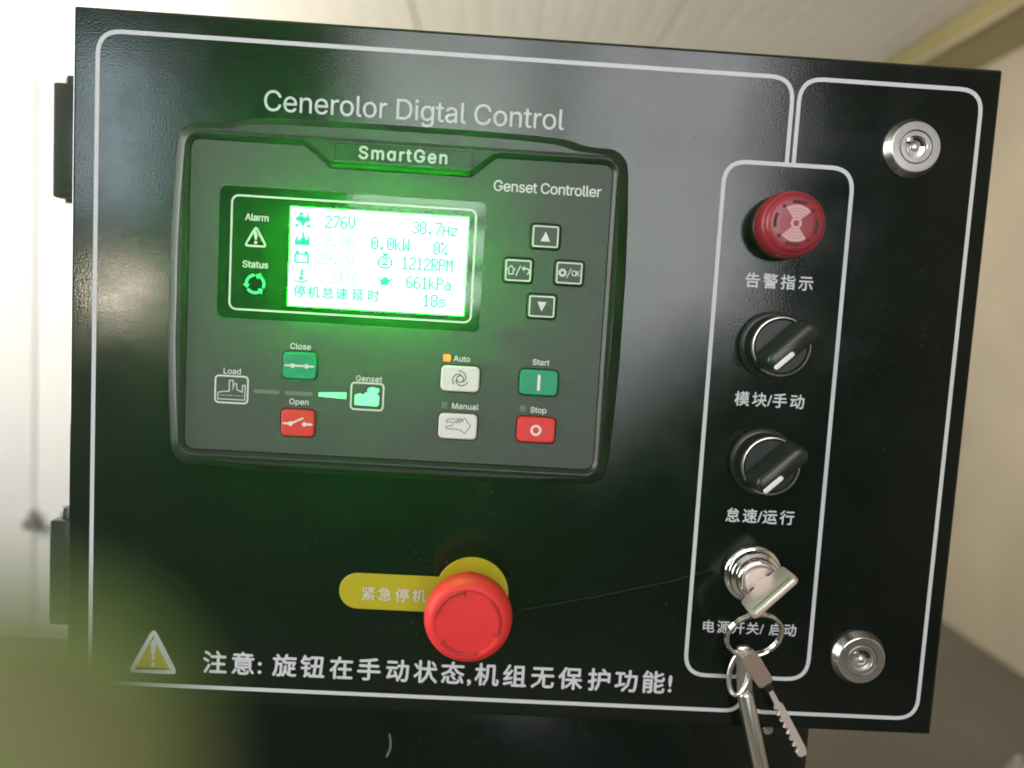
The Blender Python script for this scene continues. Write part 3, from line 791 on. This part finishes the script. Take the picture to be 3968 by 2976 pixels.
# load and genset pictograms in their rounded boxes
for cx_, cy_ in ((-132.05, -6.1), (-71.5, -5.9)):
    mb = MB()
    o_ = ccw(rrect(cx_ - OX - 7.6, cx_ - OX + 7.6, cy_ - OY - 6.4, cy_ - OY + 6.4, 2.0, 5))
    mb.flat([o_, inset(o_, 0.75)], 12.06)
    bx_ = mb.build('pictogram_frame', M['label_ink'], fp)
cx_, cy_ = -132.05 - OX, -6.6 - OY
mb = MB()
fac = [(-6, -4), (-6, -1.2), (-5.2, -0.8), (-1, -0.3), (-1, 4.6), (0.6, 4.6), (0.6, 0.4), (1.2, 3.2), (2.2, 3.2), (2.4, 0.6), (4.8, -0.5), (4.8, 2.6), (6, 2.6), (6, -4)]
mb.flat(stroke(ccw([(cx_ + p[0], cy_ + p[1]) for p in fac]), 0.42, True), 12.06)
for k in range(9):
    mb.flat([circle(cx_ - 4.8 + k * 1.2, cy_ - 2.2, 0.26, 6)], 12.06)
mb.build('factory_symbol', M['label_ink'], fp)
cx_, cy_ = -71.5 - OX, -6.2 - OY
mb = MB()
gs = [(-6, -4), (-6, 0.8), (-3.6, 1.6), (-1.4, 1.0), (-1.2, 2.0), (0.2, 2.4), (0.2, 4.4), (2.4, 5.0), (5.6, 4.4), (5.6, 2.8), (4.4, 2.4), (5.8, 0.6), (5.8, -3.2), (5, -4.2)]
mb.flat([ccw(round_poly([(cx_ + p[0] * 0.92, cy_ + p[1] * 0.92) for p in gs], 0.4, 2))], 12.06)
mb.build('generator_symbol', M['bright_green_led'], fp, label='lit green generator symbol')
# indicator lights
for x_, y_, lit in ((-36.6, 13.6, True), (-36.4, -7.8, False), (-0.9, -7.5, False)):
    mb = MB()
    mb.loft(ccw(rrect(x_ - OX - 1.55, x_ - OX + 1.55, y_ - OY - 1.55, y_ - OY + 1.55, 0.4, 3)), [(0, 11.9), (0, 12.12), (0.3, 12.3)])
    mb.build('indicator_light', M['amber_led' if lit else 'unlit_lens'], ct, label='lit amber indicator light' if lit else 'unlit grey indicator light')

# push buttons
KM = dict(close='green_key', start='green_key', open='red_key', stop='red_key', auto='white_key', manual='white_key')
KL = dict(up='grey button with white up arrow', down='grey button with white down arrow', home='grey button with house and return arrow', ok='grey button reading gear/OK',
          close='green button with closed switch symbol', open='red button with open switch symbol', auto='white button with grey spiral symbol',
          manual='white button with grey hand symbol', start='green button with white bar', stop='red button with white ring')
for k in keys:
    nm, x_, y_, w_, h_, r_ = k
    x_, y_ = x_ - OX, y_ - OY
    mb = MB()
    mb.loft(kr(k), [(0, 10.4), (0, 12.5), (0.25, 13.0), (0.7, 13.25)])
    pb = mb.build('push_button', M[KM.get(nm, 'grey_button')], ct, label=KL[nm], sharp=20)
    H = 13.31
    if nm in ('up', 'down', 'home', 'ok'):
        o_ = inset(kr(k), 0.75)
        mb = MB(); mb.flat([o_, inset(o_, 0.62)], H)
        mb.build('printed_frame', M['label_ink'], pb)
    mb = MB()
    sm = M['label_ink']
    if nm == 'up':
        mb.flat([[(x_ - 2.1, y_ - 2.1), (x_ + 2.1, y_ - 2.1), (x_, y_ + 2.2)]], H)
    elif nm == 'down':
        mb.flat([[(x_ - 2.1, y_ + 2.1), (x_, y_ - 2.2), (x_ + 2.1, y_ + 2.1)]], H)
    elif nm == 'home':
        mb.flat(stroke([(x_ - 5.0, y_ + 0.2), (x_ - 3.2, y_ + 2.0), (x_ - 1.4, y_ + 0.2)], 0.42), H)
        mb.flat(stroke([(x_ - 4.2, y_ + 0.2), (x_ - 4.2, y_ - 1.7), (x_ - 2.2, y_ - 1.7), (x_ - 2.2, y_ + 0.2)], 0.42), H)
        mb.flat(stroke([(x_ - 0.9, y_ - 2.2), (x_ + 0.9, y_ + 2.0)], 0.42), H)
        mb.flat(stroke([(x_ + 2.2, y_ + 1.0), (x_ + 4.0, y_ + 1.0), (x_ + 5.0, y_ + 0.3), (x_ + 5.0, y_ - 0.6), (x_ + 4.2, y_ - 1.4)], 0.6), H)
        mb.flat([[(x_ + 1.4, y_ + 1.0), (x_ + 2.8, y_ - 0.1), (x_ + 2.8, y_ + 2.1)]], H)
    elif nm == 'ok':
        gx = x_ - 3.0
        mb.flat([ccw([(gx + (2.0 if i % 4 in (1, 2) else 1.5) * math.cos(i * math.pi / 16), y_ + (2.0 if i % 4 in (1, 2) else 1.5) * math.sin(i * math.pi / 16)) for i in range(32)]), circle(gx, y_, 0.8, 14)], H)
        mb.flat(stroke([(x_ - 0.9, y_ - 2.0), (x_ + 0.7, y_ + 1.9)], 0.42), H)
        latin(mb, 'OK', x_ + 0.95, y_ - 1.15, H, 2.3, 3.9, bold=0.07)
    elif nm == 'close':
        mb.flat([rrect(x_ - 6.6, x_ + 6.6, y_ - 0.55, y_ + 0.35, 0.2, 2)], H)
        for q in (-3.1, 3.1):
            mb.flat([circle(x_ + q, y_ - 0.1, 1.05, 16)], H + 0.03)
    elif nm == 'open':
        mb.flat([rrect(x_ - 6.6, x_ - 3.2, y_ - 0.8, y_ + 0.1, 0.2, 2)], H)
        mb.flat([rrect(x_ + 3.2, x_ + 6.6, y_ - 0.8, y_ + 0.1, 0.2, 2)], H)
        mb.flat(stroke([(x_ - 3.1, y_ - 0.4), (x_ + 2.2, y_ + 2.3)], 0.85), H + 0.02)
        for q in (-3.1, 3.1):
            mb.flat([circle(x_ + q, y_ - 0.4, 1.05, 16)], H + 0.04)
    elif nm == 'auto':
        sm = M['grey_ink']
        mb.flat(stroke(ccw(circle(x_, y_, 1.5, 28)), 0.5, True), H)
        for t in (90, 210, 330):
            pts = []
            for q in range(14):
                u = q / 13
                rad = 1.6 + 2.1 * u ** 0.8
                an = math.radians(t - 20 + 150 * u)
                pts.append((x_ + rad * math.cos(an), y_ + rad * math.sin(an)))
            mb.flat(stroke(pts, 0.48), H + 0.02)
    elif nm == 'manual':
        sm = M['grey_ink']
        hand = [(-5.4, 2.2), (-4.9, 2.9), (-2.6, 3.5), (-1.8, 3.5), (-1.3, 2.2), (-0.8, 1.6), (-0.4, 1.9), (-0.5, 3.5), (0.0, 3.7), (0.5, 1.9), (0.95, 1.9), (0.8, 3.6), (1.25, 3.75), (1.75, 2.4), (2.2, 2.5), (2.05, 3.6),
                (3.1, 3.8), (5.7, 0.5), (3.3, -3.1), (1.4, -1.55), (-0.9, -1.2), (-5.15, -1.2), (-5.3, -0.5), (-4.7, 0.0), (-2.6, 0.25), (-2.1, 0.85), (-2.1, 1.6), (-2.8, 2.1), (-4.9, 1.7)]
        mb.flat(stroke(ccw([(x_ + p[0], y_ + p[1]) for p in hand]), 0.34, True), H)
    elif nm == 'start':
        mb.flat([rrect(x_ - 0.65, x_ + 0.65, y_ - 3.6, y_ + 3.6, 0.3, 3)], H)
        sm = M['white_insert']
    elif nm == 'stop':
        mb.flat([ccw(circle(x_, y_ - 0.2, 2.5, 30)), circle(x_, y_ - 0.2, 1.45, 24)], H)
    mb.build('button_symbol', sm, pb)

# display window, its white border, captions and lamps
mb = MB(); mb.flat([inset(win, 0.05)], 11.0)
dw = mb.build('display_window', M['black_window'], ct)
mb = MB()
o_ = ccw(rrect(-134.4 - OX, -26.9 - OX, 29.9 - OY, 79.8 - OY, 3.0, 5))
mb.flat(stroke(o_, 0.85, True), 11.06)
mb.build('printed_border', M['label_ink'], dw)
mb = MB(); latin(mb, 'Alarm', -128.6 - OX, 69.2 - OY, 11.06, 2.9, 10.6, bold=0.1); mb.build('printed_lettering', M['label_ink'], dw)
mb = MB(); latin(mb, 'Status', -129.2 - OX, 48.6 - OY, 11.06, 2.9, 11.6, bold=0.1); mb.build('printed_lettering', M['label_ink'], dw)
mb = MB()
t_ = ccw(round_poly([(-123.6 - OX, 67.6 - OY), (-118.2 - OX, 57.7 - OY), (-129.0 - OX, 57.7 - OY)], 1.3, 4))
mb.flat(stroke(inset(t_, 0.45), 0.85, True), 11.06)
ex = -123.6 - OX
mb.flat([ccw([(ex - 1.0, 64.6 - OY), (ex - 0.95, 63.6 - OY), (ex - 0.4, 60.9 - OY), (ex + 0.4, 60.9 - OY), (ex + 0.95, 63.6 - OY), (ex + 1.0, 64.6 - OY), (ex, 65.4 - OY)])], 11.06)
mb.flat([circle(ex, 59.7 - OY, 0.75, 14)], 11.06)
mb.build('alarm_symbol', M['label_ink'], dw)
mb = MB()
rx, ry = -123.3 - OX, 41.5 - OY
for t in (65, 185, 305):
    mb.flat([arcband(rx, ry, 3.35, 4.45, t - 88, t, 14)], 11.06)
    p_ = [(3.9 + da, t + dt) for da, dt in ((-1.5, -2), (1.5, -2), (0.1, 24))]
    mb.flat([ccw([(rx + a_ * math.cos(math.radians(b_)), ry + a_ * math.sin(math.radians(b_))) for a_, b_ in p_])], 11.08)
mb.build('status_ring', M['green_led'], dw, label='lit green ring of three chasing arrows')

# the LCD: 128 x 64 dots
SX0, SX1, SY0, SY1 = -108.7 - OX, -30.2 - OX, 32.8 - OY, 76.4 - OY
mb = MB(); mb.box(SX0, SX1, SY0, SY1, 10.9, 11.15)
lcd = mb.build('lcd_screen', M['lcd_backlight'], ct, label='overexposed glowing green screen')
FONT = {'0': '0e11111315191111110e'[:0] or ['01110', '10001', '10001', '10101', '10101', '10101', '10001', '10001', '01110'],
        '1': ['00100', '01100', '00100', '00100', '00100', '00100', '00100', '00100', '01110'],
        '2': ['01110', '10001', '00001', '00001', '00010', '00100', '01000', '10000', '11111'],
        '3': ['01110', '10001', '00001', '00001', '00110', '00001', '00001', '10001', '01110'],
        '4': ['00010', '00110', '00110', '01010', '01010', '10010', '11111', '00010', '00010'],
        '6': ['00110', '01000', '10000', '10000', '11110', '10001', '10001', '10001', '01110'],
        '7': ['11111', '00001', '00001', '00010', '00010', '00100', '00100', '01000', '01000'],
        '8': ['01110', '10001', '10001', '10001', '01110', '10001', '10001', '10001', '01110'],
        '9': ['01110', '10001', '10001', '10001', '01111', '00001', '00001', '00010', '01100'],
        '.': ['00000'] * 7 + ['01100', '01100'],
        'V': ['10001'] * 6 + ['01010', '01010', '00100'],
        'U': ['10001'] * 8 + ['01110'],
        'A': ['01110', '10001', '10001', '10001', '11111', '10001', '10001', '10001', '10001'],
        'k': ['10000', '10000', '10000', '10010', '10100', '11000', '10100', '10010', '10001'],
        'W': ['10001', '10001', '10001', '10001', '10101', '10101', '10101', '11011', '10001'],
        'H': ['00000', '00000', '10001', '10001', '10001', '11111', '10001', '10001', '10001'],
        'z': ['00000', '00000', '00000', '11111', '00001', '00010', '00100', '01000', '11111'],
        'R': ['11110', '10001', '10001', '10001', '11110', '10100', '10010', '10001', '10001'],
        'P': ['11110', '10001', '10001', '10001', '11110', '10000', '10000', '10000', '10000'],
        'M': ['10001', '11011', '11011', '10101', '10101', '10001', '10001', '10001', '10001'],
        'a': ['00000', '00000', '00000', '01110', '00001', '01111', '10001', '10001', '01111'],
        '°': ['01100', '10010', '10010', '01100', '00000', '00000', '00000', '00000', '00000'],
        'C': ['01110', '10001', '10000', '10000', '10000', '10000', '10000', '10001', '01110'],
        '%': ['11000', '11001', '00010', '00010', '00100', '01000', '01000', '10011', '00011'],
        's': ['00000', '00000', '00000', '01111', '10000', '01110', '00001', '00001', '11110']}
HL = 11.2


def U(u):
    return SX0 + u * (SX1 - SX0)


def V(v):
    return SY1 - v * (SY1 - SY0)


def dots(mbx, rows, x_, y_, w_, h_):
    """bitmap with its left at x, centre at y"""
    nr, nc = len(rows), len(rows[0])
    for r_, row in enumerate(rows):
        c_ = 0
        while c_ < nc:
            if row[c_] == '1':
                e = c_
                while e < nc and row[e] == '1':
                    e += 1
                ya, g_, hh = y_ + h_ / 2 - r_ * h_ / nr, 0.07, HL + 0.008 * (r_ % 2)
                xa, xb, yb = x_ + c_ * w_ / nc - g_, x_ + e * w_ / nc + g_, ya - h_ / nr
                mbx.add([(xa, ya + 0.03, hh), (xb, ya + 0.03, hh), (xb, yb - 0.03, hh), (xa, yb - 0.03, hh)], [[0, 3, 2, 1]])
                c_ = e
            else:
                c_ += 1


def lcd_text(mbx, s_, u0, u1, v):
    pitch = (U(u1) - U(u0)) / len(s_)
    for i, c_ in enumerate(s_):
        if c_ != ' ':
            dots(mbx, FONT[c_], U(u0) + i * pitch, V(v), pitch * 0.86, 5.4)


strong = [('38.7Hz', .684, .945, .135), ('0.0kW', .46, .68, .316), ('0%', .81, .895, .33), ('1212RPM', .635, .93, .50), ('661kPa', .665, .925, .69), ('18s', .765, .90, .865)]
faint = [('276V', .195, .37, .131), ('0.0A', .20, .37, .316), ('29.2V', .16, .37, .50), ('24°C', .235, .40, .69)]
for t_ in strong:
    mb = MB(); lcd_text(mb, *t_); mb.build('lcd_characters', M['lcd_ink'], lcd)
for t_ in faint:
    mb = MB(); lcd_text(mb, *t_); mb.build('lcd_characters', M['lcd_faint_ink'] if t_[0] != '276V' else M['lcd_ink'], lcd)
mb = MB(); hanzi(mb, '停机怠速延时', [U(.066), U(.145), U(.225), U(.305), U(.395), U(.485)], V(.85), HL, 5.6, 0.016)
mb.build('lcd_characters', M['lcd_ink'], lcd)
ICON = {
    'gen': ['0001100000', '0011100010', '0001000010', '0111110110', '1111111111', '1111111111', '0111111110', '0001111000', '0000110000', '1100110011', '1100000011'],
    'fac': ['0000010000', '0000010000', '0000010000', '0100011001', '0100111001', '1101111111', '1111111111', '1111111111', '1111111111'],
    'bat': ['0110000110', '0110000110', '1111111111', '1000000001', '1010000101', '1000000001', '1000000001', '1000000001', '1111111111'],
    'tmp': ['0000100000', '0000111000', '0000100000', '0000111000', '0000100000', '0000100000', '0001110000', '0001110000', '1100000110', '0011111000'],
    'eng': ['0001111000', '0000110000', '0011001100', '0100110010', '1001001001', '1000010001', '1000100001', '1001111001', '0100000010', '0011111100'],
    'oil': ['0000110000', '1001111001', '0111111110', '0011111100', '0011111000', '0011111001', '0000000000']}
for nm_, u_, v_, h_ in (('gen', .03, .125, 6.4), ('fac', .03, .315, 5.8), ('bat', .03, .50, 5.4), ('tmp', .035, .69, 6.0), ('eng', .50, .49, 6.6), ('oil', .505, .70, 4.2)):
    mb = MB(); dots(mb, ICON[nm_], U(u_), V(v_), 6.4, h_)
    mb.build('lcd_icon', M['lcd_ink'], lcd)

# ------------------------------------------------------------------ alarm buzzer
bz = thing('alarm_buzzer', 113.9, 82.0, 'translucent red round alarm buzzer with pink sound-wave print near the panel top right', 'buzzer')
mb = MB(); mb.lathe([(14.6, 0), (15.0, 0.6), (15.0, 5.2), (14.4, 5.8), (13.5, 5.9)]); mb.build('collar', M['gloss_black_plastic'], bz)
mb = MB(); mb.lathe([(13.6, 5.6), (14.9, 5.8), (15.2, 6.6), (15.0, 11.0), (14.6, 14.2), (13.9, 15.8), (13.2, 16.1), (13.0, 15.9), (12.7, 16.4), (12.0, 17.4), (11.0, 17.8), (7.2, 18.0), (0.0, 18.0)])
cp = mb.build('red_cap', M['red_translucent'], bz, sharp=50)
mb = MB()
mb.flat([circle(0, 0, 2.5, 30), circle(0, 0, 1.35, 24)], 18.08)
for k, (r0_, r1_) in enumerate(((2.65, 3.9), (4.05, 5.15), (5.3, 6.4), (6.55, 8.1))):
    for c_ in (84, 264):
        mb.flat([arcband(0, 0, r0_, r1_, c_ - 43, c_ + 43, 18)], 18.08)
mb.build('sound_wave_print', M['pink_print'], cp)
for a_ in (-6, 84, 174, 264):
    mb = MB(); mb.flat([arcband(0, 0, 8.7, 10.1, a_ - 19, a_ + 19, 12)], 18.03); mb.build('vent_slot', M['deep_red'], cp)
for a_ in (39, 129, 219, 309):
    mb = MB(); mb.flat([circle(9.2 * math.cos(math.radians(a_)), 9.2 * math.sin(math.radians(a_)), 0.85, 14)], 18.03); mb.build('vent_hole', M['deep_red'], cp)


# ------------------------------------------------------------------ rotary selector switches
def copy_tree(o, parent=None):
    c = o.copy()
    COL.objects.link(c)
    if parent:
        c.parent = parent
    for ch in list(o.children):
        copy_tree(ch, c)
    return c


sw = thing('selector_switch', 113.9, 27.4, 'black rotary selector switch with white pointer just below the red buzzer', 'switch', 'rotary selector switches on the panel')
mb = MB(); mb.lathe([(15.4, 0), (15.8, 0.5), (15.8, 2.6), (15.0, 3.2), (13.9, 3.4), (13.9, 11.5), (13.6, 12.6)]); mb.build('base_ring', M['gloss_black_plastic'], sw)
mb = MB(); mb.lathe([(13.7, 12.0), (13.65, 13.2), (13.3, 13.9), (12.9, 14.0), (12.5, 13.7), (12.35, 12.6)]); mb.build('chrome_ring', M['brushed_zinc'], sw)
mb = MB(); mb.lathe([(12.3, 11.0), (12.2, 12.9), (11.8, 13.3), (0, 13.3)]); mb.build('knob_disc', M['black_plastic'], sw)
ang = math.radians(44)
mb = MB()
cap_ = arc_pts(10.4, 0, 4.9, 4.9, -90, 90, 10) + arc_pts(-8.6, 0, 4.9, 4.9, 90, 270, 10)
cap_ = ccw([(p[0] * math.cos(ang) - p[1] * math.sin(ang), p[0] * math.sin(ang) + p[1] * math.cos(ang)) for p in cap_])
mb.loft(cap_, [(-0.3, 13.2), (0.0, 15), (0.3, 22), (0.6, 25.6), (1.1, 26.8), (2.0, 27.4)])
kn = mb.build('handle', M['black_plastic'], sw, sharp=50)
mb = MB()
pt = arc_pts(4.3, 0, 1.1, 1.1, -90, 90, 8) + arc_pts(-4.3, 0, 1.1, 1.1, 90, 270, 8)
ox_, oy_ = -6.4, -1.9
pt = ccw([((p[0] + ox_) * math.cos(ang) - (p[1] + oy_) * math.sin(ang), (p[0] + ox_) * math.sin(ang) + (p[1] + oy_) * math.cos(ang)) for p in pt])
mb.loft(pt, [(0, 26.2), (0, 27.5), (0.25, 27.8)])
mb.build('pointer', M['white_insert'], kn)
s2 = copy_tree(sw)
s2.location.z = Z0 - 27.4 * MM
s2['label'] = 'black rotary selector switch with white pointer just above the key switch'

# ------------------------------------------------------------------ key switch, its key, the ring and the hanging keys
ks = thing('key_switch', 113.8, -82.0, 'chrome stepped key switch with a key in it near the panel bottom right', 'key switch')
mb = MB()
mb.lathe([(13.6, 0), (14.0, 0.5), (14.0, 3.0), (13.3, 3.7), (12.2, 3.9), (12.1, 4.2), (12.1, 7.3), (11.5, 8.0), (10.2, 8.3), (10.0, 8.6), (10.0, 11.4), (9.4, 12.1), (8.4, 12.3)])
mb.build('stepped_bezel', M['chrome'], ks, sharp=50)
mb = MB(); mb.lathe([(8.4, 11.6), (7.6, 11.7), (7.5, 14.0), (7.1, 14.6), (0, 14.6)]); kb = mb.build('lock_barrel', M['nickel'], ks)
c45 = math.sqrt(0.5)
mb = MB(); mb.flat([ccw([(q[0] * c45 - q[1] * c45, q[0] * c45 + q[1] * c45) for q in ((-6.5, -0.9), (6.5, -0.9), (6.5, 0.9), (-6.5, 0.9))])], 14.64)
mb.build('key_slot', M['dark_gap'], kb)

ky = thing('ignition_key', 113.8, -82.0, 'flat nickel key standing out of the chrome key switch', 'key', h=14.6)
def kplane(pts):
    return [(t_ * c45, t_ * c45, h_ - 14.6) for t_, h_ in pts]
mb = MB()
mb.slab(kplane([(-4, 12.5), (4, 12.5), (4, 16.4), (11.2, 17.4), (12.4, 18.8), (12.8, 32.0), (11.4, 34.0), (-11.6, 34.6), (-13.4, 33.0), (-13.0, 18.6), (-11, 17.2), (-4, 16.4)]), 2.8)
kbow = mb.build('key_bow', M['nickel'], ky, bevel=0.5)
mb = MB()
mb.slab(kplane([(-11.0, 31.0), (10.6, 30.6), (10.6, 31.4), (-11.0, 31.8)]), 2.96)
mb.build('groove_line', M['grey_ink'], kbow)

kr_ = thing('key_ring', 110.3, -104.5, 'bright steel split ring hanging from the key in the key switch', 'key ring', h=22)
mb = MB()
pts = []
for k in range(48):
    a_ = 2 * math.pi * k / 48
    x_, y_ = 13.2 * math.cos(a_), 11.6 * math.sin(a_)
    pts.append((x_, y_, 4.5 * math.sin(a_) - 2.0 * math.cos(a_)))
mb.tube(pts, 0.95, 10, closed=True)
mb.tube([(p[0] * 1.0, p[1] * 1.0, p[2] - 1.8) for p in pts], 0.9, 10, closed=True)
mb.build('ring', M['chrome'], kr_)
kr_2 = kr_.children[0]

tk = thing('tubular_key', 108.5, -122.0, 'thick steel tubular key hanging lowest from the key ring', 'key', h=16)
mb = MB()
dx, dy = 10.0, -36.0
ln = math.hypot(dx, dy)
ux, uy = dx / ln, dy / ln
path = [(1.2 + ux * t, -11.0 + uy * t, t * 0.05) for t in (0, 1, 2, 30, 38, 56, 57)]
mb.tube(path, [2.6, 3.5, 3.8, 3.8, 3.8, 3.8, 3.2], 24)
mb.build('key_shaft', M['brushed_zinc'], tk)
mb = MB()
lp = []
for k in range(40):
    a_ = 2 * math.pi * k / 40
    p_ = Vector((math.cos(a_) * 4.4 * 0.9, math.sin(a_) * 10.5, 0))
    rot = math.radians(-10)
    lp.append((p_.x * math.cos(rot) - p_.y * math.sin(rot) - 1.4, p_.x * math.sin(rot) + p_.y * math.cos(rot) - 3.0, 2.5 * math.cos(a_)))
mb.tube(lp, 1.25, 10, closed=True)
mb.build('key_bow', M['brushed_zinc'], tk)
mb = MB(); mb.loft(ccw(round_poly([(-4.2, 10.0), (1.8, 10.6), (4.2, -4.0), (4.8, -12.5), (-2.2, -12.5), (-3.0, -4.0)], 2.0, 4)), [(0.6, -1.4), (0, -0.9), (0, 0.9), (0.6, 1.4)], bottom=True)
mb.build('key_collar', M['brushed_zinc'], tk, sharp=40)

fk = thing('flat_key', 113.4, -121.5, 'small flat key with tan bow and toothed blade beside the tubular key', 'key', h=18)
e0 = Vector((-5.2, 7.6)); e1 = Vector((5.6, -7.2))
dv = (e1 - e0).normalized(); pv = Vector((-dv.y, dv.x))
def fpt(t_, s_):
    q = e0 + dv * t_ + pv * s_
    return (q.x, q.y)
mb = MB()
mb.loft(ccw(round_poly([fpt(0, -3.2), fpt(0, 3.2), fpt(4, 4.2), fpt(17.5, 3.8), fpt(18.3, 2.8), fpt(18.3, -2.8), fpt(17.5, -3.8), fpt(4, -4.2)], 0.8, 3)), [(0.6, -1.8), (0, -1.2), (0, 1.2), (0.6, 1.8)], bottom=True)
mb.build('key_bow', M['brass_tan'], fk, sharp=40)
mb = MB()
mb.loft(ccw([fpt(18.2, -2.2), fpt(18.2, 2.2), fpt(22, 1.9), fpt(22, -1.9)]), [(0.3, -1.4), (0, -1.0), (0, 1.0), (0.3, 1.4)], bottom=True)
mb.build('key_collar', M['gloss_black_plastic'], fk)
b0_ = Vector(fpt(21.8, 0)); tipd = Vector((15.8, -26.5)).normalized(); tp = Vector((-tipd.y, tipd.x))
def bpt(t_, s_):
    q = b0_ + tipd * t_ + tp * s_
    return (q.x, q.y)
out_ = [bpt(0, 1.1), bpt(7.5, 1.3), bpt(8.5, 2.3), bpt(33, 2.6), bpt(36, 1.6), bpt(36, -1.4), bpt(34.5, -2.4)]
for k in range(7):
    out_ += [bpt(32.5 - k * 3.4, -2.5), bpt(31.2 - k * 3.4, -0.7 - 0.3 * (k % 3)), bpt(30.4 - k * 3.4, -0.9), bpt(29.4 - k * 3.4, -2.4)]
out_ += [bpt(7.5, -1.3), bpt(0, -1.1)]
mb = MB(); mb.loft(ccw(out_), [(0.15, -0.9), (0, -0.7), (0, 0.7), (0.15, 0.9)], bottom=True)
mb.build('key_blade', M['nickel'], fk, sharp=30)


# ------------------------------------------------------------------ cam locks
lk = thing('cam_lock', 170.6, 121.2, 'chrome round cam lock in the panel top right corner, above the other lock', 'lock', 'cam locks along the right side of the panel')
mb = MB()
mb.lathe([(13.0, 0), (13.3, 0.3), (13.3, 1.1), (13.1, 1.5), (11.4, 4.6), (11.2, 4.8), (10.95, 4.9), (7.7, 4.9), (7.6, 4.3)])
mb.build('bezel', M['satin_chrome'], lk, sharp=14)
mb = MB()
mb.lathe([(7.5, 3.9), (7.3, 4.6), (6.9, 4.9), (5.2, 4.9), (5.0, 4.6), (4.8, 3.2), (2.9, 3.0), (2.6, 3.6), (1.9, 4.4), (0.9, 4.9), (0.0, 5.0)])
co = mb.build('lock_core', M['satin_chrome'], lk, sharp=35)
mb = MB(); mb.flat([arcband(0, 0, 3.1, 4.7, 10, 150, 18)], 3.32); mb.build('key_recess', M['dark_gap'], co)
mb = MB(); mb.box(-4.4, -1.6, 2.0, 4.2, 4.3, 4.95); mb.build('stop_lug', M['brushed_zinc'], co, bevel=0.3)
l2 = copy_tree(lk)
l2.location = (169.4 * MM, 0, Z0 - 121.0 * MM)
l2['label'] = 'chrome round cam lock in the panel bottom right corner, right of the hanging keys'

# ------------------------------------------------------------------ emergency stop button
es = thing('emergency_stop_button', -20.4, -98.4, 'red mushroom emergency stop button on a yellow legend', 'stop button')
mb = MB(); mb.lathe([(10.4, 0.5), (10.4, 3.0), (9.4, 3.6), (9.4, 26.0)]); mb.build('neck', M['red_mushroom'], es)
mb = MB()
mb.lathe([(9.3, 25.0), (15.5, 25.2), (18.0, 26.0), (19.1, 28.0), (19.4, 30.6), (19.2, 33.0), (18.5, 35.4), (17.3, 37.3), (16.0, 38.3), (15.0, 38.6), (14.6, 38.55), (14.1, 38.1), (13.4, 38.1), (9, 38.25), (4, 38.4), (0, 38.4)], 96)
hd = mb.build('mushroom_head', M['red_mushroom'], es, sharp=60)
for t_ in (100, 340, 220):
    mb = MB()
    pth = [(r__ * math.cos(math.radians(a__)), r__ * math.sin(math.radians(a__)), 38.35) for r__, a__ in [(14.0, t_ + 72 * q / 14) for q in range(15)]]
    mb.tube(pth, [0.2] + [0.75] * 13 + [0.2], 8)
    a__ = math.radians(t_ - 2)
    mb.tube([(11.9 * math.cos(a__), 11.9 * math.sin(a__), 38.35), (14.0 * math.cos(a__ + 0.03), 14.0 * math.sin(a__ + 0.03), 38.45), (15.0 * math.cos(a__ + 0.1), 15.0 * math.sin(a__ + 0.1), 38.3)], [0.3, 0.8, 0.3], 8)
    mb.build('turn_arrow', M['red_mushroom_mark'], hd)

# ------------------------------------------------------------------ unidentified olive blur by the lens, built as a rounded tip
gl = bpy.data.objects.new('blurred_shape', None)
COL.objects.link(gl)
C = Vector(CAM)
ctr = C + Vector((-0.6051, 0.966, -0.6437)) * 0.0252
gl.location = ctr
tag(gl, 'unidentified blurred olive-green shape close to the lens in the lower left corner', 'blob')
mb = MB()
ax = Vector((-0.75, -0.55, -0.35)).normalized()       # runs down and to the left, out of view (x, y up, h out)
pth, rad = [], []
for k in range(10):
    a_ = math.radians(90 - 90 * k / 9)
    pth.append(tuple(-ax * 6.7 * math.sin(a_))); rad.append(max(0.05, 6.7 * math.cos(a_)))
for t_ in (4, 9, 16, 24, 34):
    pth.append(tuple(ax * t_)); rad.append(6.7 + t_ * 0.03)
mb.tube(pth, rad, 32)
mb.build('rounded_tip', M['olive_matte'], gl, sharp=70)

# ------------------------------------------------------------------ haze: added volume imitating lens glare round the lit screen
hm = bpy.data.materials.new('glare_haze')
hm.use_nodes = True
nt = hm.node_tree
nt.nodes.remove(nt.nodes['Principled BSDF'])
pvol = nt.nodes.new('ShaderNodeVolumePrincipled')
pvol.inputs['Color'].default_value = (0.95, 0.97, 0.95, 1)
pvol.inputs['Density'].default_value = HAZE
pvol.inputs['Anisotropy'].default_value = 0.83
nt.links.new(pvol.outputs['Volume'], nt.nodes['Material Output'].inputs['Volume'])
mb = MB()
mb.box(-4200, 2600, -1000 - Z0 * 1000, 2600 - Z0 * 1000, -3800, 3800)
hz = mb.build('haze', hm)
hz.location = (0, 0, Z0)
tag(hz, 'added haze imitating lens glare round the lit screen', 'haze', kind='stuff')
